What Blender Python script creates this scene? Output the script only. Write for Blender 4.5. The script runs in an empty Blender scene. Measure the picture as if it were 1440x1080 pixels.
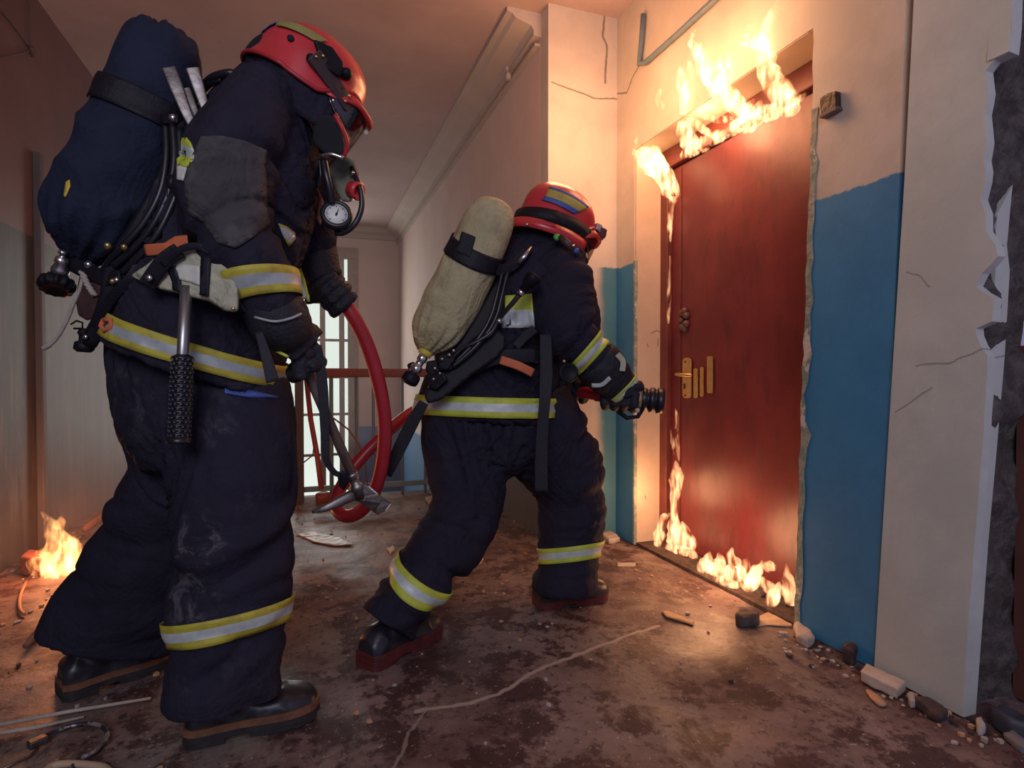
import bpy, bmesh, math, random
import numpy as np
from mathutils import Vector, Matrix, noise, geometry
from mathutils.bvhtree import BVHTree

random.seed(7)
SC = bpy.context.scene
COL = SC.collection
PI = math.pi

# ------------------------------------------------------------------ camera
F, CAMH = 820.0, 0.92                       # focal length in pixels of the 1440 wide frame, lens height
YAW, PITCH = math.atan(290 / F), math.atan(14 / F)
FW = Vector((math.sin(YAW) * math.cos(PITCH), math.cos(YAW) * math.cos(PITCH), -math.sin(PITCH)))
RT = Vector((math.cos(YAW), -math.sin(YAW), 0))
UP = RT.cross(FW)
CAM = Vector((0, 0, CAMH))
cd = bpy.data.cameras.new('camera')
cd.sensor_width = 36; cd.sensor_fit = 'HORIZONTAL'; cd.lens = 36 * F / 1440; cd.clip_start = 0.02
cam = bpy.data.objects.new('camera', cd); COL.objects.link(cam)
M = Matrix((RT, UP, -FW)).transposed().to_4x4(); M.translation = CAM
cam.matrix_world = M
SC.camera = cam

# ------------------------------------------------------------------ world, lights, exposure
w = bpy.data.worlds.new('world'); SC.world = w; w.use_nodes = True
w.node_tree.nodes['Background'].inputs[0].default_value = (0.50, 0.43, 0.76, 1)
w.node_tree.nodes['Background'].inputs[1].default_value = 0.36
SC.view_settings.view_transform = 'Standard'
SC.view_settings.look = 'None'
SC.view_settings.exposure = 0.08
SC.view_settings.gamma = 1.0
SC.cycles.max_bounces = 6
SC.cycles.volume_bounces = 0
SC.cycles.transparent_max_bounces = 16
SC.cycles.sample_clamp_indirect = 4.0

def lamp(name, kind, loc, energy, color, size=0.1, target=None, size_y=None):
    l = bpy.data.lights.new(name, kind); l.energy = energy; l.color = color
    o = bpy.data.objects.new(name, l); COL.objects.link(o); o.location = loc
    if kind == 'AREA':
        l.size = size
        if size_y: l.shape = 'RECTANGLE'; l.size_y = size_y
    else: l.shadow_soft_size = size
    if target is not None:
        o.rotation_euler = (Vector(target) - Vector(loc)).to_track_quat('-Z', 'Y').to_euler()
    return o
# soft fill lamp added behind the camera, no such source seen
lamp('fill_behind', 'AREA', (-0.7, -1.7, 2.3), 44, (0.88, 0.88, 1.0), 1.5, (0.3, 2.0, 0.9), 1.3)
# daylight through the window on the half landing
lamp('stair_window_daylight', 'AREA', (0.15, 8.15, 1.2), 30, (1.0, 0.92, 0.88), 0.9, (0.2, 4.0, 0.8), 2.6)
# the burning door: light given off by the flames
ORANGE = (1.0, 0.47, 0.22)
lamp('flame_light_lintel', 'POINT', (1.24, 2.42, 2.26), 22, ORANGE, 0.22)
lamp('flame_light_lintel_near', 'POINT', (1.46, 1.90, 2.22), 9, ORANGE, 0.16)
lamp('flame_light_recess', 'POINT', (1.70, 2.20, 2.05), 4, ORANGE, 0.08)
lamp('flame_light_sill', 'POINT', (1.60, 2.05, 0.20), 6.5, ORANGE, 0.12)
lamp('flame_light_jamb', 'POINT', (1.64, 2.60, 0.30), 3, ORANGE, 0.10)
lamp('flame_light_floor_left', 'POINT', (-1.02, 3.18, 0.26), 17, (1.0, .34, .14), 0.14)

# ------------------------------------------------------------------ helpers
def ray(px, py): return FW + RT * ((px - 720) / F) + UP * ((540 - py) / F)
def P(px, py, Z): return CAM + ray(px, py) * Z
def onp(px, py, ax, v):
    d = ray(px, py); return CAM + d * ((v - CAM[ax]) / d[ax])
def fl(px, py, z=0.0): return onp(px, py, 2, z)

def cr(pts, n):
    """Catmull-Rom through tuples, n steps between neighbours"""
    A = [np.array(p, float) for p in pts]
    A = [2 * A[0] - A[1]] + A + [2 * A[-1] - A[-2]]
    out = []
    for i in range(1, len(A) - 2):
        p0, p1, p2, p3 = A[i - 1:i + 3]
        for k in range(n):
            t = k / n
            out.append(0.5 * (2 * p1 + (p2 - p0) * t + (2 * p0 - 5 * p1 + 4 * p2 - p3) * t * t + (3 * p1 - p0 - 3 * p2 + p3) * t ** 3))
    out.append(A[-2])
    return out

class MB:
    def __init__(s): s.v = []; s.f = []; s.m = []
    def add(s, vs, fs, m=0):
        b = len(s.v); s.v += [Vector(v) for v in vs]
        for f in fs: s.f.append([b + i for i in f]); s.m.append(m)
        return s
    def rings(s, R, cap=True, m=0, closed=True):
        n = len(R[0]); b = len(s.v)
        for r in R: s.v += [Vector(p) for p in r]
        for i in range(len(R) - 1):
            for j in range(n if closed else n - 1):
                k = (j + 1) % n
                s.f.append([b + i * n + j, b + i * n + k, b + (i + 1) * n + k, b + (i + 1) * n + j]); s.m.append(m)
        if cap:
            for i, flip in ((0, True), (len(R) - 1, False)):
                c = sum((Vector(p) for p in R[i]), Vector()) / n; s.v.append(c); ci = len(s.v) - 1
                for j in range(n):
                    k = (j + 1) % n; t = [b + i * n + j, b + i * n + k, ci]
                    s.f.append(t[::-1] if flip else t); s.m.append(m)
        return s
    def box(s, lo, hi, m=0, mat=None):
        x0, y0, z0 = lo; x1, y1, z1 = hi
        vs = [Vector(p) for p in ((x0,y0,z0),(x1,y0,z0),(x1,y1,z0),(x0,y1,z0),(x0,y0,z1),(x1,y0,z1),(x1,y1,z1),(x0,y1,z1))]
        if mat is not None: vs = [mat @ p for p in vs]
        return s.add(vs, [(3,2,1,0),(4,5,6,7),(0,1,5,4),(1,2,6,5),(2,3,7,6),(3,0,4,7)], m)
    def tube(s, pts, rad, n=12, m=0, flat=1.0, cap=True):
        pts = [Vector(p) for p in pts]; k = len(pts); R = []
        if not hasattr(rad, '__len__'): rad = [rad] * k
        prev = None
        for i in range(k):
            T = (pts[min(i + 1, k - 1)] - pts[max(i - 1, 0)]).normalized()
            a = prev if prev is not None else (Vector((0, 0, 1)) if abs(T.z) < 0.9 else Vector((1, 0, 0)))
            n1 = (a - T * a.dot(T)).normalized(); prev = n1; n2 = T.cross(n1)
            R.append([pts[i] + (n1 * math.cos(q) + n2 * math.sin(q) * flat) * rad[i] for q in [2 * PI * j / n for j in range(n)]])
        return s.rings(R, cap, m)
    def lathe(s, p0, ax, prof, n=24, m=0, cap=True):
        """prof: (distance along axis, radius)"""
        ax = Vector(ax).normalized(); a = Vector((0, 0, 1)) if abs(ax.z) < 0.9 else Vector((1, 0, 0))
        n1 = (a - ax * a.dot(ax)).normalized(); n2 = ax.cross(n1); p0 = Vector(p0)
        R = [[p0 + ax * t + (n1 * math.cos(q) + n2 * math.sin(q)) * r for q in [2 * PI * j / n for j in range(n)]] for t, r in prof]
        return s.rings(R, cap, m)
    def prism(s, poly, ext, m=0):
        """flat polygon (3-D points) pushed along ext"""
        n = len(poly); poly = [Vector(p) for p in poly]; ext = Vector(ext)
        vs = poly + [p + ext for p in poly]
        fs = [[(i + 1) % n, i, i + n, (i + 1) % n + n] for i in range(n)]
        tri = geometry.tessellate_polygon([poly])
        fs += [list(t) for t in tri] + [[i + n for i in t][::-1] for t in tri]
        return s.add(vs, fs, m)

def tag(o, label=None, cat=None, group=None, kind=None):
    if label: o['label'] = label
    if cat: o['category'] = cat
    if group: o['group'] = group
    if kind: o['kind'] = kind
    return o
def finish(o, parent):
    COL.objects.link(o)
    if parent is not None:
        o.parent = parent
        o.matrix_parent_inverse = Matrix.Identity(4)
        L = world_loc(parent)
        o.location = o.location - L
def world_loc(o):
    L = Vector(o.location)
    while o.parent is not None: o = o.parent; L = L + Vector(o.location)
    return L
def mesh_from(name, mb, mats, smooth=True, fix=True):
    me = bpy.data.meshes.new(name)
    me.from_pydata([tuple(v) for v in mb.v], [], mb.f)
    for m in (mats if isinstance(mats, (list, tuple)) else [mats]): me.materials.append(m)
    me.polygons.foreach_set('material_index', mb.m)
    if fix:
        bm = bmesh.new(); bm.from_mesh(me); bmesh.ops.recalc_face_normals(bm, faces=bm.faces); bm.to_mesh(me); bm.free()
    if smooth: me.polygons.foreach_set('use_smooth', [True] * len(me.polygons))
    me.update()
    return me
def obj(name, mb, mats, parent=None, smooth=True, bevel=0, origin=None, sharp=None, fix=True):
    """world-space mesh; its origin goes to its own centre (or to origin)"""
    me = mesh_from(name, mb, mats, smooth, fix)
    return obj_me(name, me, parent, bevel, origin, sharp)
def obj_me(name, me, parent=None, bevel=0, origin=None, sharp=None):
    n = len(me.vertices); co = np.empty(n * 3, np.float32); me.vertices.foreach_get('co', co); co = co.reshape(-1, 3)
    c = Vector(((co.min(0) + co.max(0)) / 2).tolist()) if origin is None else Vector(origin)
    if origin is None: c.z = float(co[:, 2].min())
    me.vertices.foreach_set('co', (co - np.array(c, np.float32)).ravel()); me.update()
    if sharp: me.set_sharp_from_angle(angle=math.radians(sharp))
    o = bpy.data.objects.new(name, me); o.location = c
    if bevel:
        b = o.modifiers.new('bevel', 'BEVEL'); b.width = bevel; b.segments = 2; b.limit_method = 'ANGLE'
    finish(o, parent)
    return o
def empty(name, loc, label, cat, group=None):
    o = bpy.data.objects.new(name, None); o.location = loc; o.empty_display_size = 0.1; COL.objects.link(o)
    return tag(o, label, cat, group)

# lofts laid along a path: px, py, distance, half width in px, half depth in m
def limb(pts, n=8, segs=28, ex=2.0):
    S = cr([(p[0], p[1], p[2], p[3] * p[2] / F, p[4]) for p in pts], n)
    C = [P(q[0], q[1], q[2]) for q in S]; R = []
    for i, q in enumerate(S):
        T = (C[min(i + 1, len(C) - 1)] - C[max(i - 1, 0)]).normalized()
        V = (C[i] - CAM).normalized()
        n1 = T.cross(V).normalized(); n2 = T.cross(n1)
        ring = []
        for j in range(segs):
            t = 2 * PI * j / segs; c, s_ = math.cos(t), math.sin(t)
            c = math.copysign(abs(c) ** (2 / ex), c); s_ = math.copysign(abs(s_) ** (2 / ex), s_)
            ring.append(C[i] + n1 * c * max(q[3], .002) + n2 * s_ * max(q[4], .002))
        R.append(ring)
    return {'C': C, 'R': R, 'w': [q[3] for q in S]}

def remesh(mb, voxel, smooth, decimate=None):
    me = mesh_from('tmp', mb, [], False, True)
    o = bpy.data.objects.new('tmp', me); COL.objects.link(o)
    r = o.modifiers.new('r', 'REMESH'); r.mode = 'VOXEL'; r.voxel_size = voxel
    if smooth:
        s = o.modifiers.new('s', 'SMOOTH'); s.factor = 0.5; s.iterations = smooth
    dg = bpy.context.evaluated_depsgraph_get(); dg.update()
    out = bpy.data.meshes.new_from_object(o.evaluated_get(dg))
    bpy.data.objects.remove(o); bpy.data.meshes.remove(me)
    out.polygons.foreach_set('use_smooth', [True] * len(out.polygons))
    return out
def co_of(me):
    a = np.empty(len(me.vertices) * 3, np.float32); me.vertices.foreach_get('co', a); return a.reshape(-1, 3).astype(float)
def no_of(me):
    a = np.empty(len(me.vertices) * 3, np.float32); me.vertices.foreach_get('normal', a); return a.reshape(-1, 3).astype(float)
def wrinkle(me, limbs, amp, f1, f2, seed=0.0):
    """cloth creases running across each limb"""
    co, no = co_of(me), no_of(me)
    K, S = [], []
    for i, L in enumerate(limbs):
        s = i * 1.7
        for a, b in zip(L['C'][:-1], L['C'][1:]):
            K.append(a); S.append(s); s += (b - a).length
    K = np.array([list(k) for k in K]); S = np.array(S)
    d2 = ((co[:, None, :] - K[None]) ** 2).sum(2) + 1e-5
    wgt = 1 / d2 ** 3; wgt /= wgt.sum(1, keepdims=True); s = wgt @ S
    disp = np.empty(len(co))
    for i in range(len(co)):
        x, y, z = co[i]
        a = noise.noise(Vector((x * f2 + s[i] * f1 + seed, y * f2 - seed, z * f2 + s[i] * f1 * .6)))
        b = noise.noise(Vector((x * f2 * 2.1 + s[i] * f1 * 2.1, y * f2 * 2.1 + 9 + seed, z * f2 * 2.1 - s[i] * f1)))
        g = 0.55 + 0.9 * noise.noise(Vector((x * 3 + seed, y * 3, z * 3 + 5)))
        g = min(1.2, max(.25, g))
        disp[i] = (min(1, abs(a) * 3.6) ** .7 - .75) * g + .4 * (min(1, abs(b) * 3) - .75) * g
    co += no * (disp * amp)[:, None]
    me.vertices.foreach_set('co', co.astype(np.float32).ravel()); me.update()
def garment(name, limbs, mat, parent, voxel=.011, smooth=5, wr=(.012, 10, 4), seed=0.0):
    mb = MB()
    for L in limbs: mb.rings(L['R'])
    me = remesh(mb, voxel, smooth)
    if wr: wrinkle(me, limbs, wr[0], wr[1], wr[2], seed)
    me.materials.append(mat)
    b = bvh_of(me)
    return obj_me(name, me, parent), b
def bvh_of(me): return BVHTree.FromPolygons([v.co.copy() for v in me.vertices], [p.vertices[:] for p in me.polygons])
def solid(o, t, off=-1):
    s = o.modifiers.new('thickness', 'SOLIDIFY'); s.thickness = t; s.offset = off; return o
def band(name, bvh, C, N, width, parent, mats, rows=(0, .3, .7, 1), idx=(0, 1, 0), reach=.3, off=.004, n=64, arc=None, clamp=None):
    """a strip wrapped round a garment: rays shot inwards towards the axis"""
    N = Vector(N).normalized(); V = (Vector(C) - CAM).normalized()
    n1 = N.cross(V).normalized(); n2 = N.cross(n1)
    A = [2 * PI * j / n for j in range(n)] if arc is None else [arc[0] + (arc[1] - arc[0]) * j / (n - 1) for j in range(n)]
    dist = []
    vv = np.linspace(0, 1, 7)
    allr = sorted(set(list(rows) + list(vv)))
    G = []
    for v in allr:
        row = []
        for q in A:
            d = n1 * math.cos(q) + n2 * math.sin(q)
            base = Vector(C) + N * (v - .5) * width
            h = bvh.ray_cast(base + d * reach, -d, reach)
            row.append(reach - h[3] if h[0] is not None else None)
        vals = [r for r in row if r is not None]; med = float(np.median(vals)) if vals else reach * .5
        row = [med if r is None else r for r in row]
        if clamp: row = [min(r, med * clamp) for r in row]
        if arc is None: row = [max(row[j], .5 * (row[j - 1] + row[(j + 1) % n])) for j in range(n)]
        G.append(row)
    G = np.array(G)
    mb = MB(); vs = []
    for i, v in enumerate(allr):
        for j, q in enumerate(A):
            d = n1 * math.cos(q) + n2 * math.sin(q)
            vs.append(Vector(C) + N * (v - .5) * width + d * (G[i, j] + off))
    fs, ms = [], []
    for i in range(len(allr) - 1):
        mid = (allr[i] + allr[i + 1]) / 2
        m = idx[[k for k in range(len(rows) - 1) if rows[k] <= mid <= rows[k + 1]][0]]
        for j in range(n if arc is None else n - 1):
            k = (j + 1) % n
            mb.f.append([i * n + j, i * n + k, (i + 1) * n + k, (i + 1) * n + j]); mb.m.append(m)
    mb.v = vs
    o = obj(name, mb, mats, parent)
    # outward normals, thin body
    return solid(o, .003, 0)
def patch(name, poly, bvh, parent, mats, off=.004, step=7, pick=None, thick=.003, zfall=None, maxd=None):
    """a flat piece of cloth or leather laid on a garment inside an outline"""
    pts = []
    for i, a in enumerate(poly):
        b = poly[(i + 1) % len(poly)]; L = math.hypot(b[0] - a[0], b[1] - a[1]); k = max(1, int(L / step))
        pts += [(a[0] + (b[0] - a[0]) * t / k, a[1] + (b[1] - a[1]) * t / k) for t in range(k)]
    ne = len(pts); edges = [(i, (i + 1) % ne) for i in range(ne)]
    xs = [p[0] for p in pts]; ys = [p[1] for p in pts]
    def inside(x, y):
        c = False
        for i in range(len(poly)):
            (x1, y1), (x2, y2) = poly[i][:2], poly[(i + 1) % len(poly)][:2]
            if (y1 > y) != (y2 > y) and x < (x2 - x1) * (y - y1) / (y2 - y1) + x1: c = not c
        return c
    y = min(ys) + step / 2
    while y < max(ys):
        x = min(xs) + step / 2
        while x < max(xs):
            if inside(x, y) and min((x - p[0]) ** 2 + (y - p[1]) ** 2 for p in pts) > (step * .5) ** 2: pts.append((x, y))
            x += step
        y += step
    r = geometry.delaunay_2d_cdt([Vector(p) for p in pts], edges, [], 1, 1e-4)
    V2, Fs = r[0], r[2]
    vs = []
    for p in V2:
        d = ray(p.x, p.y); h = bvh.ray_cast(CAM, d.normalized())
        vs.append((h[0] - d.normalized() * off) if h[0] is not None and (maxd is None or h[3] < maxd) else None)
    good = [i for i, v in enumerate(vs) if v is not None]
    if not good: return None
    for i, v in enumerate(vs):
        if v is None:
            j = min(good, key=lambda g: (V2[g] - V2[i]).length)
            vs[i] = CAM + ray(V2[i].x, V2[i].y) * (vs[j] - CAM).dot(FW)
    mb = MB(); mb.add(vs, [list(f) for f in Fs])
    if pick: mb.m = [pick(sum((V2[i].x for i in f)) / len(f), sum((V2[i].y for i in f)) / len(f)) for f in Fs]
    o = obj(name, mb, mats, parent, fix=False)
    return solid(o, thick, 0)
def puffy_me(poly, thick, voxel=.006, smooth=6, extra=()):
    """padded shape from an outline of (px, py, Z)"""
    p3 = [P(*p) for p in poly]
    c = sum(p3, Vector()) / len(p3); V = (c - CAM).normalized()
    mb = MB()
    front = [p - V * thick / 2 for p in p3]
    mb.prism(front, V * thick)
    for e in extra: e(mb)
    return remesh(mb, voxel, smooth)
def puffy(name, poly, thick, mat, parent, voxel=.006, smooth=6):
    me = puffy_me(poly, thick, voxel, smooth); me.materials.append(mat)
    return obj_me(name, me, parent)
def ribbon(name, pts, hw, thick, mat, parent, n=8, ex=5):
    L = limb([(p[0], p[1], p[2], p[3] if len(p) > 3 else hw, thick / 2) for p in pts], n, 16, ex)
    mb = MB(); mb.rings(L['R'])
    return obj(name, mb, mat, parent)
def hose(name, pts, r, mat, parent, n=8, seg=10):
    S = cr(pts, n); mb = MB(); mb.tube([P(*q[:3]) for q in S], r, seg)
    return obj(name, mb, mat, parent)

# ------------------------------------------------------------------ materials
def mat(name, col, rough=.7, metal=0, col2=None, scale=6, detail=5, contrast=(.35, .65), bump=0, bscale=40, spec=.5, stretch=None, sheen=0, obj_space=True):
    m = bpy.data.materials.new(name); m.use_nodes = True; nt = m.node_tree; N = nt.nodes; L = nt.links
    b = N['Principled BSDF']
    b.inputs['Base Color'].default_value = (*col, 1); b.inputs['Roughness'].default_value = rough
    b.inputs['Metallic'].default_value = metal; b.inputs['Specular IOR Level'].default_value = spec
    if sheen: b.inputs['Sheen Weight'].default_value = sheen
    tc = N.new('ShaderNodeTexCoord'); vec = tc.outputs['Object']
    if stretch:
        mp = N.new('ShaderNodeMapping'); mp.inputs['Scale'].default_value = stretch; L.new(vec, mp.inputs[0]); vec = mp.outputs[0]
    if col2:
        nz = N.new('ShaderNodeTexNoise'); nz.inputs['Scale'].default_value = scale; nz.inputs['Detail'].default_value = detail; nz.inputs['Roughness'].default_value = .62
        L.new(vec, nz.inputs['Vector'])
        r = N.new('ShaderNodeValToRGB'); r.color_ramp.elements[0].position = contrast[0]; r.color_ramp.elements[1].position = contrast[1]
        r.color_ramp.elements[0].color = (*col, 1); r.color_ramp.elements[1].color = (*col2, 1)
        L.new(nz.outputs['Fac'], r.inputs[0]); L.new(r.outputs[0], b.inputs['Base Color'])
    if bump:
        n2 = N.new('ShaderNodeTexNoise'); n2.inputs['Scale'].default_value = bscale; n2.inputs['Detail'].default_value = 6
        L.new(vec, n2.inputs['Vector'])
        bp = N.new('ShaderNodeBump'); bp.inputs['Strength'].default_value = bump; bp.inputs['Distance'].default_value = .01
        L.new(n2.outputs['Fac'], bp.inputs['Height']); L.new(bp.outputs[0], b.inputs['Normal'])
    return m

class NG:
    """tiny node-graph builder in world space"""
    def __init__(s, name, rough=.8):
        s.m = bpy.data.materials.new(name); s.m.use_nodes = True; s.nt = s.m.node_tree
        s.b = s.nt.nodes['Principled BSDF']; s.b.inputs['Roughness'].default_value = rough
        g = s.nt.nodes.new('ShaderNodeNewGeometry'); s.pos = g.outputs['Position']
        sp = s.nt.nodes.new('ShaderNodeSeparateXYZ'); s.nt.links.new(s.pos, sp.inputs[0]); s.x, s.y, s.z = sp.outputs
    def put(s, sock, v):
        if isinstance(v, (int, float)): sock.default_value = v
        elif isinstance(v, tuple): sock.default_value = (*v, 1) if len(sock.default_value) == 4 and len(v) == 3 else v
        else: s.nt.links.new(v, sock)
    def math(s, op, a, b=0.0, c=0.0, clamp=False):
        n = s.nt.nodes.new('ShaderNodeMath'); n.operation = op; n.use_clamp = clamp
        for i, v in enumerate((a, b, c)): s.put(n.inputs[i], v)
        return n.outputs[0]
    def noise(s, scale, detail=4, rough=.6, stretch=(1, 1, 1), out='Fac', off=(0, 0, 0)):
        mp = s.nt.nodes.new('ShaderNodeMapping'); mp.inputs['Scale'].default_value = stretch; mp.inputs['Location'].default_value = off
        s.nt.links.new(s.pos, mp.inputs[0])
        n = s.nt.nodes.new('ShaderNodeTexNoise'); n.inputs['Scale'].default_value = scale; n.inputs['Detail'].default_value = detail; n.inputs['Roughness'].default_value = rough
        s.nt.links.new(mp.outputs[0], n.inputs['Vector']); return n.outputs[out]
    def voro(s, scale, feature='F1'):
        n = s.nt.nodes.new('ShaderNodeTexVoronoi'); n.inputs['Scale'].default_value = scale; n.feature = feature
        s.nt.links.new(s.pos, n.inputs['Vector']); return n.outputs['Distance']
    def step(s, v, a, b):
        n = s.nt.nodes.new('ShaderNodeMapRange'); n.interpolation_type = 'SMOOTHSTEP'; s.put(n.inputs[0], v)
        n.inputs[1].default_value = a; n.inputs[2].default_value = b; n.inputs[3].default_value = 0; n.inputs[4].default_value = 1
        return n.outputs[0]
    def mix(s, f, a, b):
        n = s.nt.nodes.new('ShaderNodeMix'); n.data_type = 'RGBA'; s.put(n.inputs[0], f)
        s.put(n.inputs[6], a); s.put(n.inputs[7], b); return n.outputs[2]
    def crack(s, axes, pts, width, wob=.02, wscale=14):
        """distance to a polyline in the plane of two axes -> 1 on the line"""
        A, B = [(s.x, s.y, s.z)[i] for i in axes]
        nz = s.noise(wscale, 3, .6, (1, 1, 1), 'Color'); sp = s.nt.nodes.new('ShaderNodeSeparateColor'); s.nt.links.new(nz, sp.inputs[0])
        A = s.math('ADD', A, s.math('MULTIPLY', s.math('SUBTRACT', sp.outputs[0], .5), wob))
        B = s.math('ADD', B, s.math('MULTIPLY', s.math('SUBTRACT', sp.outputs[1], .5), wob))
        best = None
        for (x1, y1), (x2, y2) in zip(pts[:-1], pts[1:]):
            dx, dy = x2 - x1, y2 - y1; l2 = dx * dx + dy * dy
            ax_ = s.math('SUBTRACT', A, x1); ay_ = s.math('SUBTRACT', B, y1)
            t = s.math('DIVIDE', s.math('ADD', s.math('MULTIPLY', ax_, dx), s.math('MULTIPLY', ay_, dy)), l2, clamp=True)
            ex = s.math('SUBTRACT', ax_, s.math('MULTIPLY', t, dx)); ey = s.math('SUBTRACT', ay_, s.math('MULTIPLY', t, dy))
            d = s.math('SQRT', s.math('ADD', s.math('MULTIPLY', ex, ex), s.math('MULTIPLY', ey, ey)))
            best = d if best is None else s.math('MINIMUM', best, d)
        return s.math('SUBTRACT', 1.0, s.step(best, width * .4, width))
    def end(s, col, rough=None, bump=None, strength=.3, dist=.02):
        s.put(s.b.inputs['Base Color'], col)
        if rough is not None: s.put(s.b.inputs['Roughness'], rough)
        if bump is not None:
            b = s.nt.nodes.new('ShaderNodeBump'); b.inputs['Strength'].default_value = strength; b.inputs['Distance'].default_value = dist
            s.put(b.inputs['Height'], bump); s.nt.links.new(b.outputs[0], s.b.inputs['Normal'])
        return s.m

# ------------------------------------------------------------------ the setting
XW, XD, XC, XL = 1.665, 1.85, 1.244, -1.34     # burning-door wall, door plane, corridor wall, left wall
YE, YO0, YO1, YK, YB = 1.06, 1.60, 2.74, 2.93, 8.35
ZO, ZC, YEDGE = 2.12, 2.92, 4.62

def struct(name, mb, m, smooth=False, bevel=0, **k):
    o = obj(name, mb, m, None, smooth, bevel, **k); o['kind'] = 'structure'; return o

# plaster walls: cream above, oil-painted dado below, chipped
def wall_mat(name, upper, upper2, dado, dado2, top, dado_mask=None, cracks=(), marks=.5, rough=.7, cdark=.2):
    g = NG(name, rough)
    n1 = g.noise(3.2, 6, .65); n2 = g.noise(22, 5, .6); n3 = g.noise(90, 3)
    up = g.mix(g.step(n1, .38, .66), upper, upper2)
    up = g.mix(g.math('MULTIPLY', g.step(g.noise(11, 6, .75, off=(4, 2, 1)), .66, .74), marks), up, tuple(c * .45 for c in upper))
    dd = g.mix(g.step(g.noise(2.6, 6, .7, off=(3, 1, 7)), .36, .68), dado, dado2)
    dd = g.mix(g.math('MULTIPLY', g.step(g.noise(16, 6, .8, off=(1, 9, 2)), .70, .76), .55), dd, tuple(c * .5 for c in dado))
    edge = g.math('ADD', top if not isinstance(top, (int, float)) else float(top), g.math('MULTIPLY', g.math('SUBTRACT', n2, .5), .03))
    f = g.step(g.math('SUBTRACT', edge, g.z), -.004, .004)
    if dado_mask: f = g.math('MULTIPLY', f, dado_mask(g, n2))
    col = g.mix(f, up, dd)
    for axes, pts, wd in cracks: col = g.mix(g.math('MULTIPLY', g.crack(axes, pts, wd), .75), col, tuple(c * cdark for c in upper))
    h = g.math('ADD', g.math('MULTIPLY', n1, .8), g.math('ADD', g.math('MULTIPLY', n2, .25), g.math('MULTIPLY', n3, .05)))
    return g.end(col, None, h, .12, .03)

CREAM, CREAM2 = (.50, .44, .36), (.60, .53, .44)
BLUE, BLUE2 = (.036, .190, .365), (.050, .24, .44)

# floor: stained screed with a pale crack
g = NG('stained_concrete', .6)
n1 = g.noise(1.7, 8, .68); n2 = g.noise(5.5, 8, .7, off=(3, 4, 0)); n3 = g.noise(30, 6, .7); n4 = g.noise(3.2, 7, .72, (1.0, .45, 1), off=(8, 2, 0))
c = g.mix(g.step(n1, .38, .62), (.122, .069, .063), (.25, .184, .162))
c = g.mix(g.math('MULTIPLY', g.step(n2, .48, .55), .9), c, (.058, .027, .027))
c = g.mix(g.math('MULTIPLY', g.step(n4, .54, .62), .7), c, (.26, .205, .165))
c = g.mix(g.math('MULTIPLY', g.step(n3, .53, .66), .75), c, (.036, .020, .020))
c = g.mix(g.math('MULTIPLY', g.step(g.noise(75, 3, .6), .645, .70), .8), c, (.40, .35, .30))
CRK = [fl(*p) for p in ((925, 878), (850, 905), (790, 926), (752, 941), (700, 975), (640, 990), (585, 1000))]
c = g.mix(g.math('MULTIPLY', g.crack((0, 1), [(p.x, p.y) for p in CRK], .0105, .03, 16), .9), c, (.42, .35, .29))
CRK2 = [fl(*p) for p in ((600, 995), (575, 1030), (555, 1080))]
c = g.mix(g.math('MULTIPLY', g.crack((0, 1), [(p.x, p.y) for p in CRK2], .006, .03, 18), .6), c, (.36, .30, .25))
wet = g.step(g.noise(1.3, 5, .6, off=(5, 5, 0)), .42, .62)
g.b.inputs['Specular IOR Level'].default_value = .35
M_FLOOR = g.end(c, g.math('MULTIPLY_ADD', wet, .36, .42), g.math('ADD', g.math('MULTIPLY', n2, .6), g.math('MULTIPLY', n3, .3)), .35, .02)
mb = MB()
nx, ny = 90, 160
x0, x1, y0, y1 = XL - .1, 2.6, -.6, YEDGE
for j in range(ny + 1):
    for i in range(nx + 1):
        x = x0 + (x1 - x0) * i / nx; y = y0 + (y1 - y0) * j / ny
        z = .006 * noise.noise(Vector((x * 3, y * 3, 0))) + .004 * noise.noise(Vector((x * 11, y * 11, 2))) - .004
        mb.v.append(Vector((x, y, z)))
W_ = nx + 1
for j in range(ny):
    for i in range(nx): mb.f.append([j * W_ + i, j * W_ + i + 1, (j + 1) * W_ + i + 1, (j + 1) * W_ + i]); mb.m.append(0)
top = len(mb.v)
mb.box((x0, y0, -.16), (x1, y1, -.02))
floor = struct('floor', mb, M_FLOOR, True, fix=False)

# ceiling
g = NG('ceiling_plaster', .9)
n1 = g.noise(1.4, 6, .6); n2 = g.noise(14, 5, .6)
c = g.mix(g.step(n1, .36, .66), (.40, .305, .30), (.48, .375, .355))
c = g.mix(g.math('MULTIPLY', g.step(g.noise(4, 7, .75, off=(2, 2, 0)), .62, .72), .4), c, (.26, .20, .18))
M_CEIL = g.end(c, None, g.math('ADD', n1, g.math('MULTIPLY', n2, .3)), .2, .03)
mb = MB(); mb.box((XL - .1, -.6, ZC), (2.6, YB + .2, ZC + .12))
struct('ceiling', mb, M_CEIL)

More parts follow.
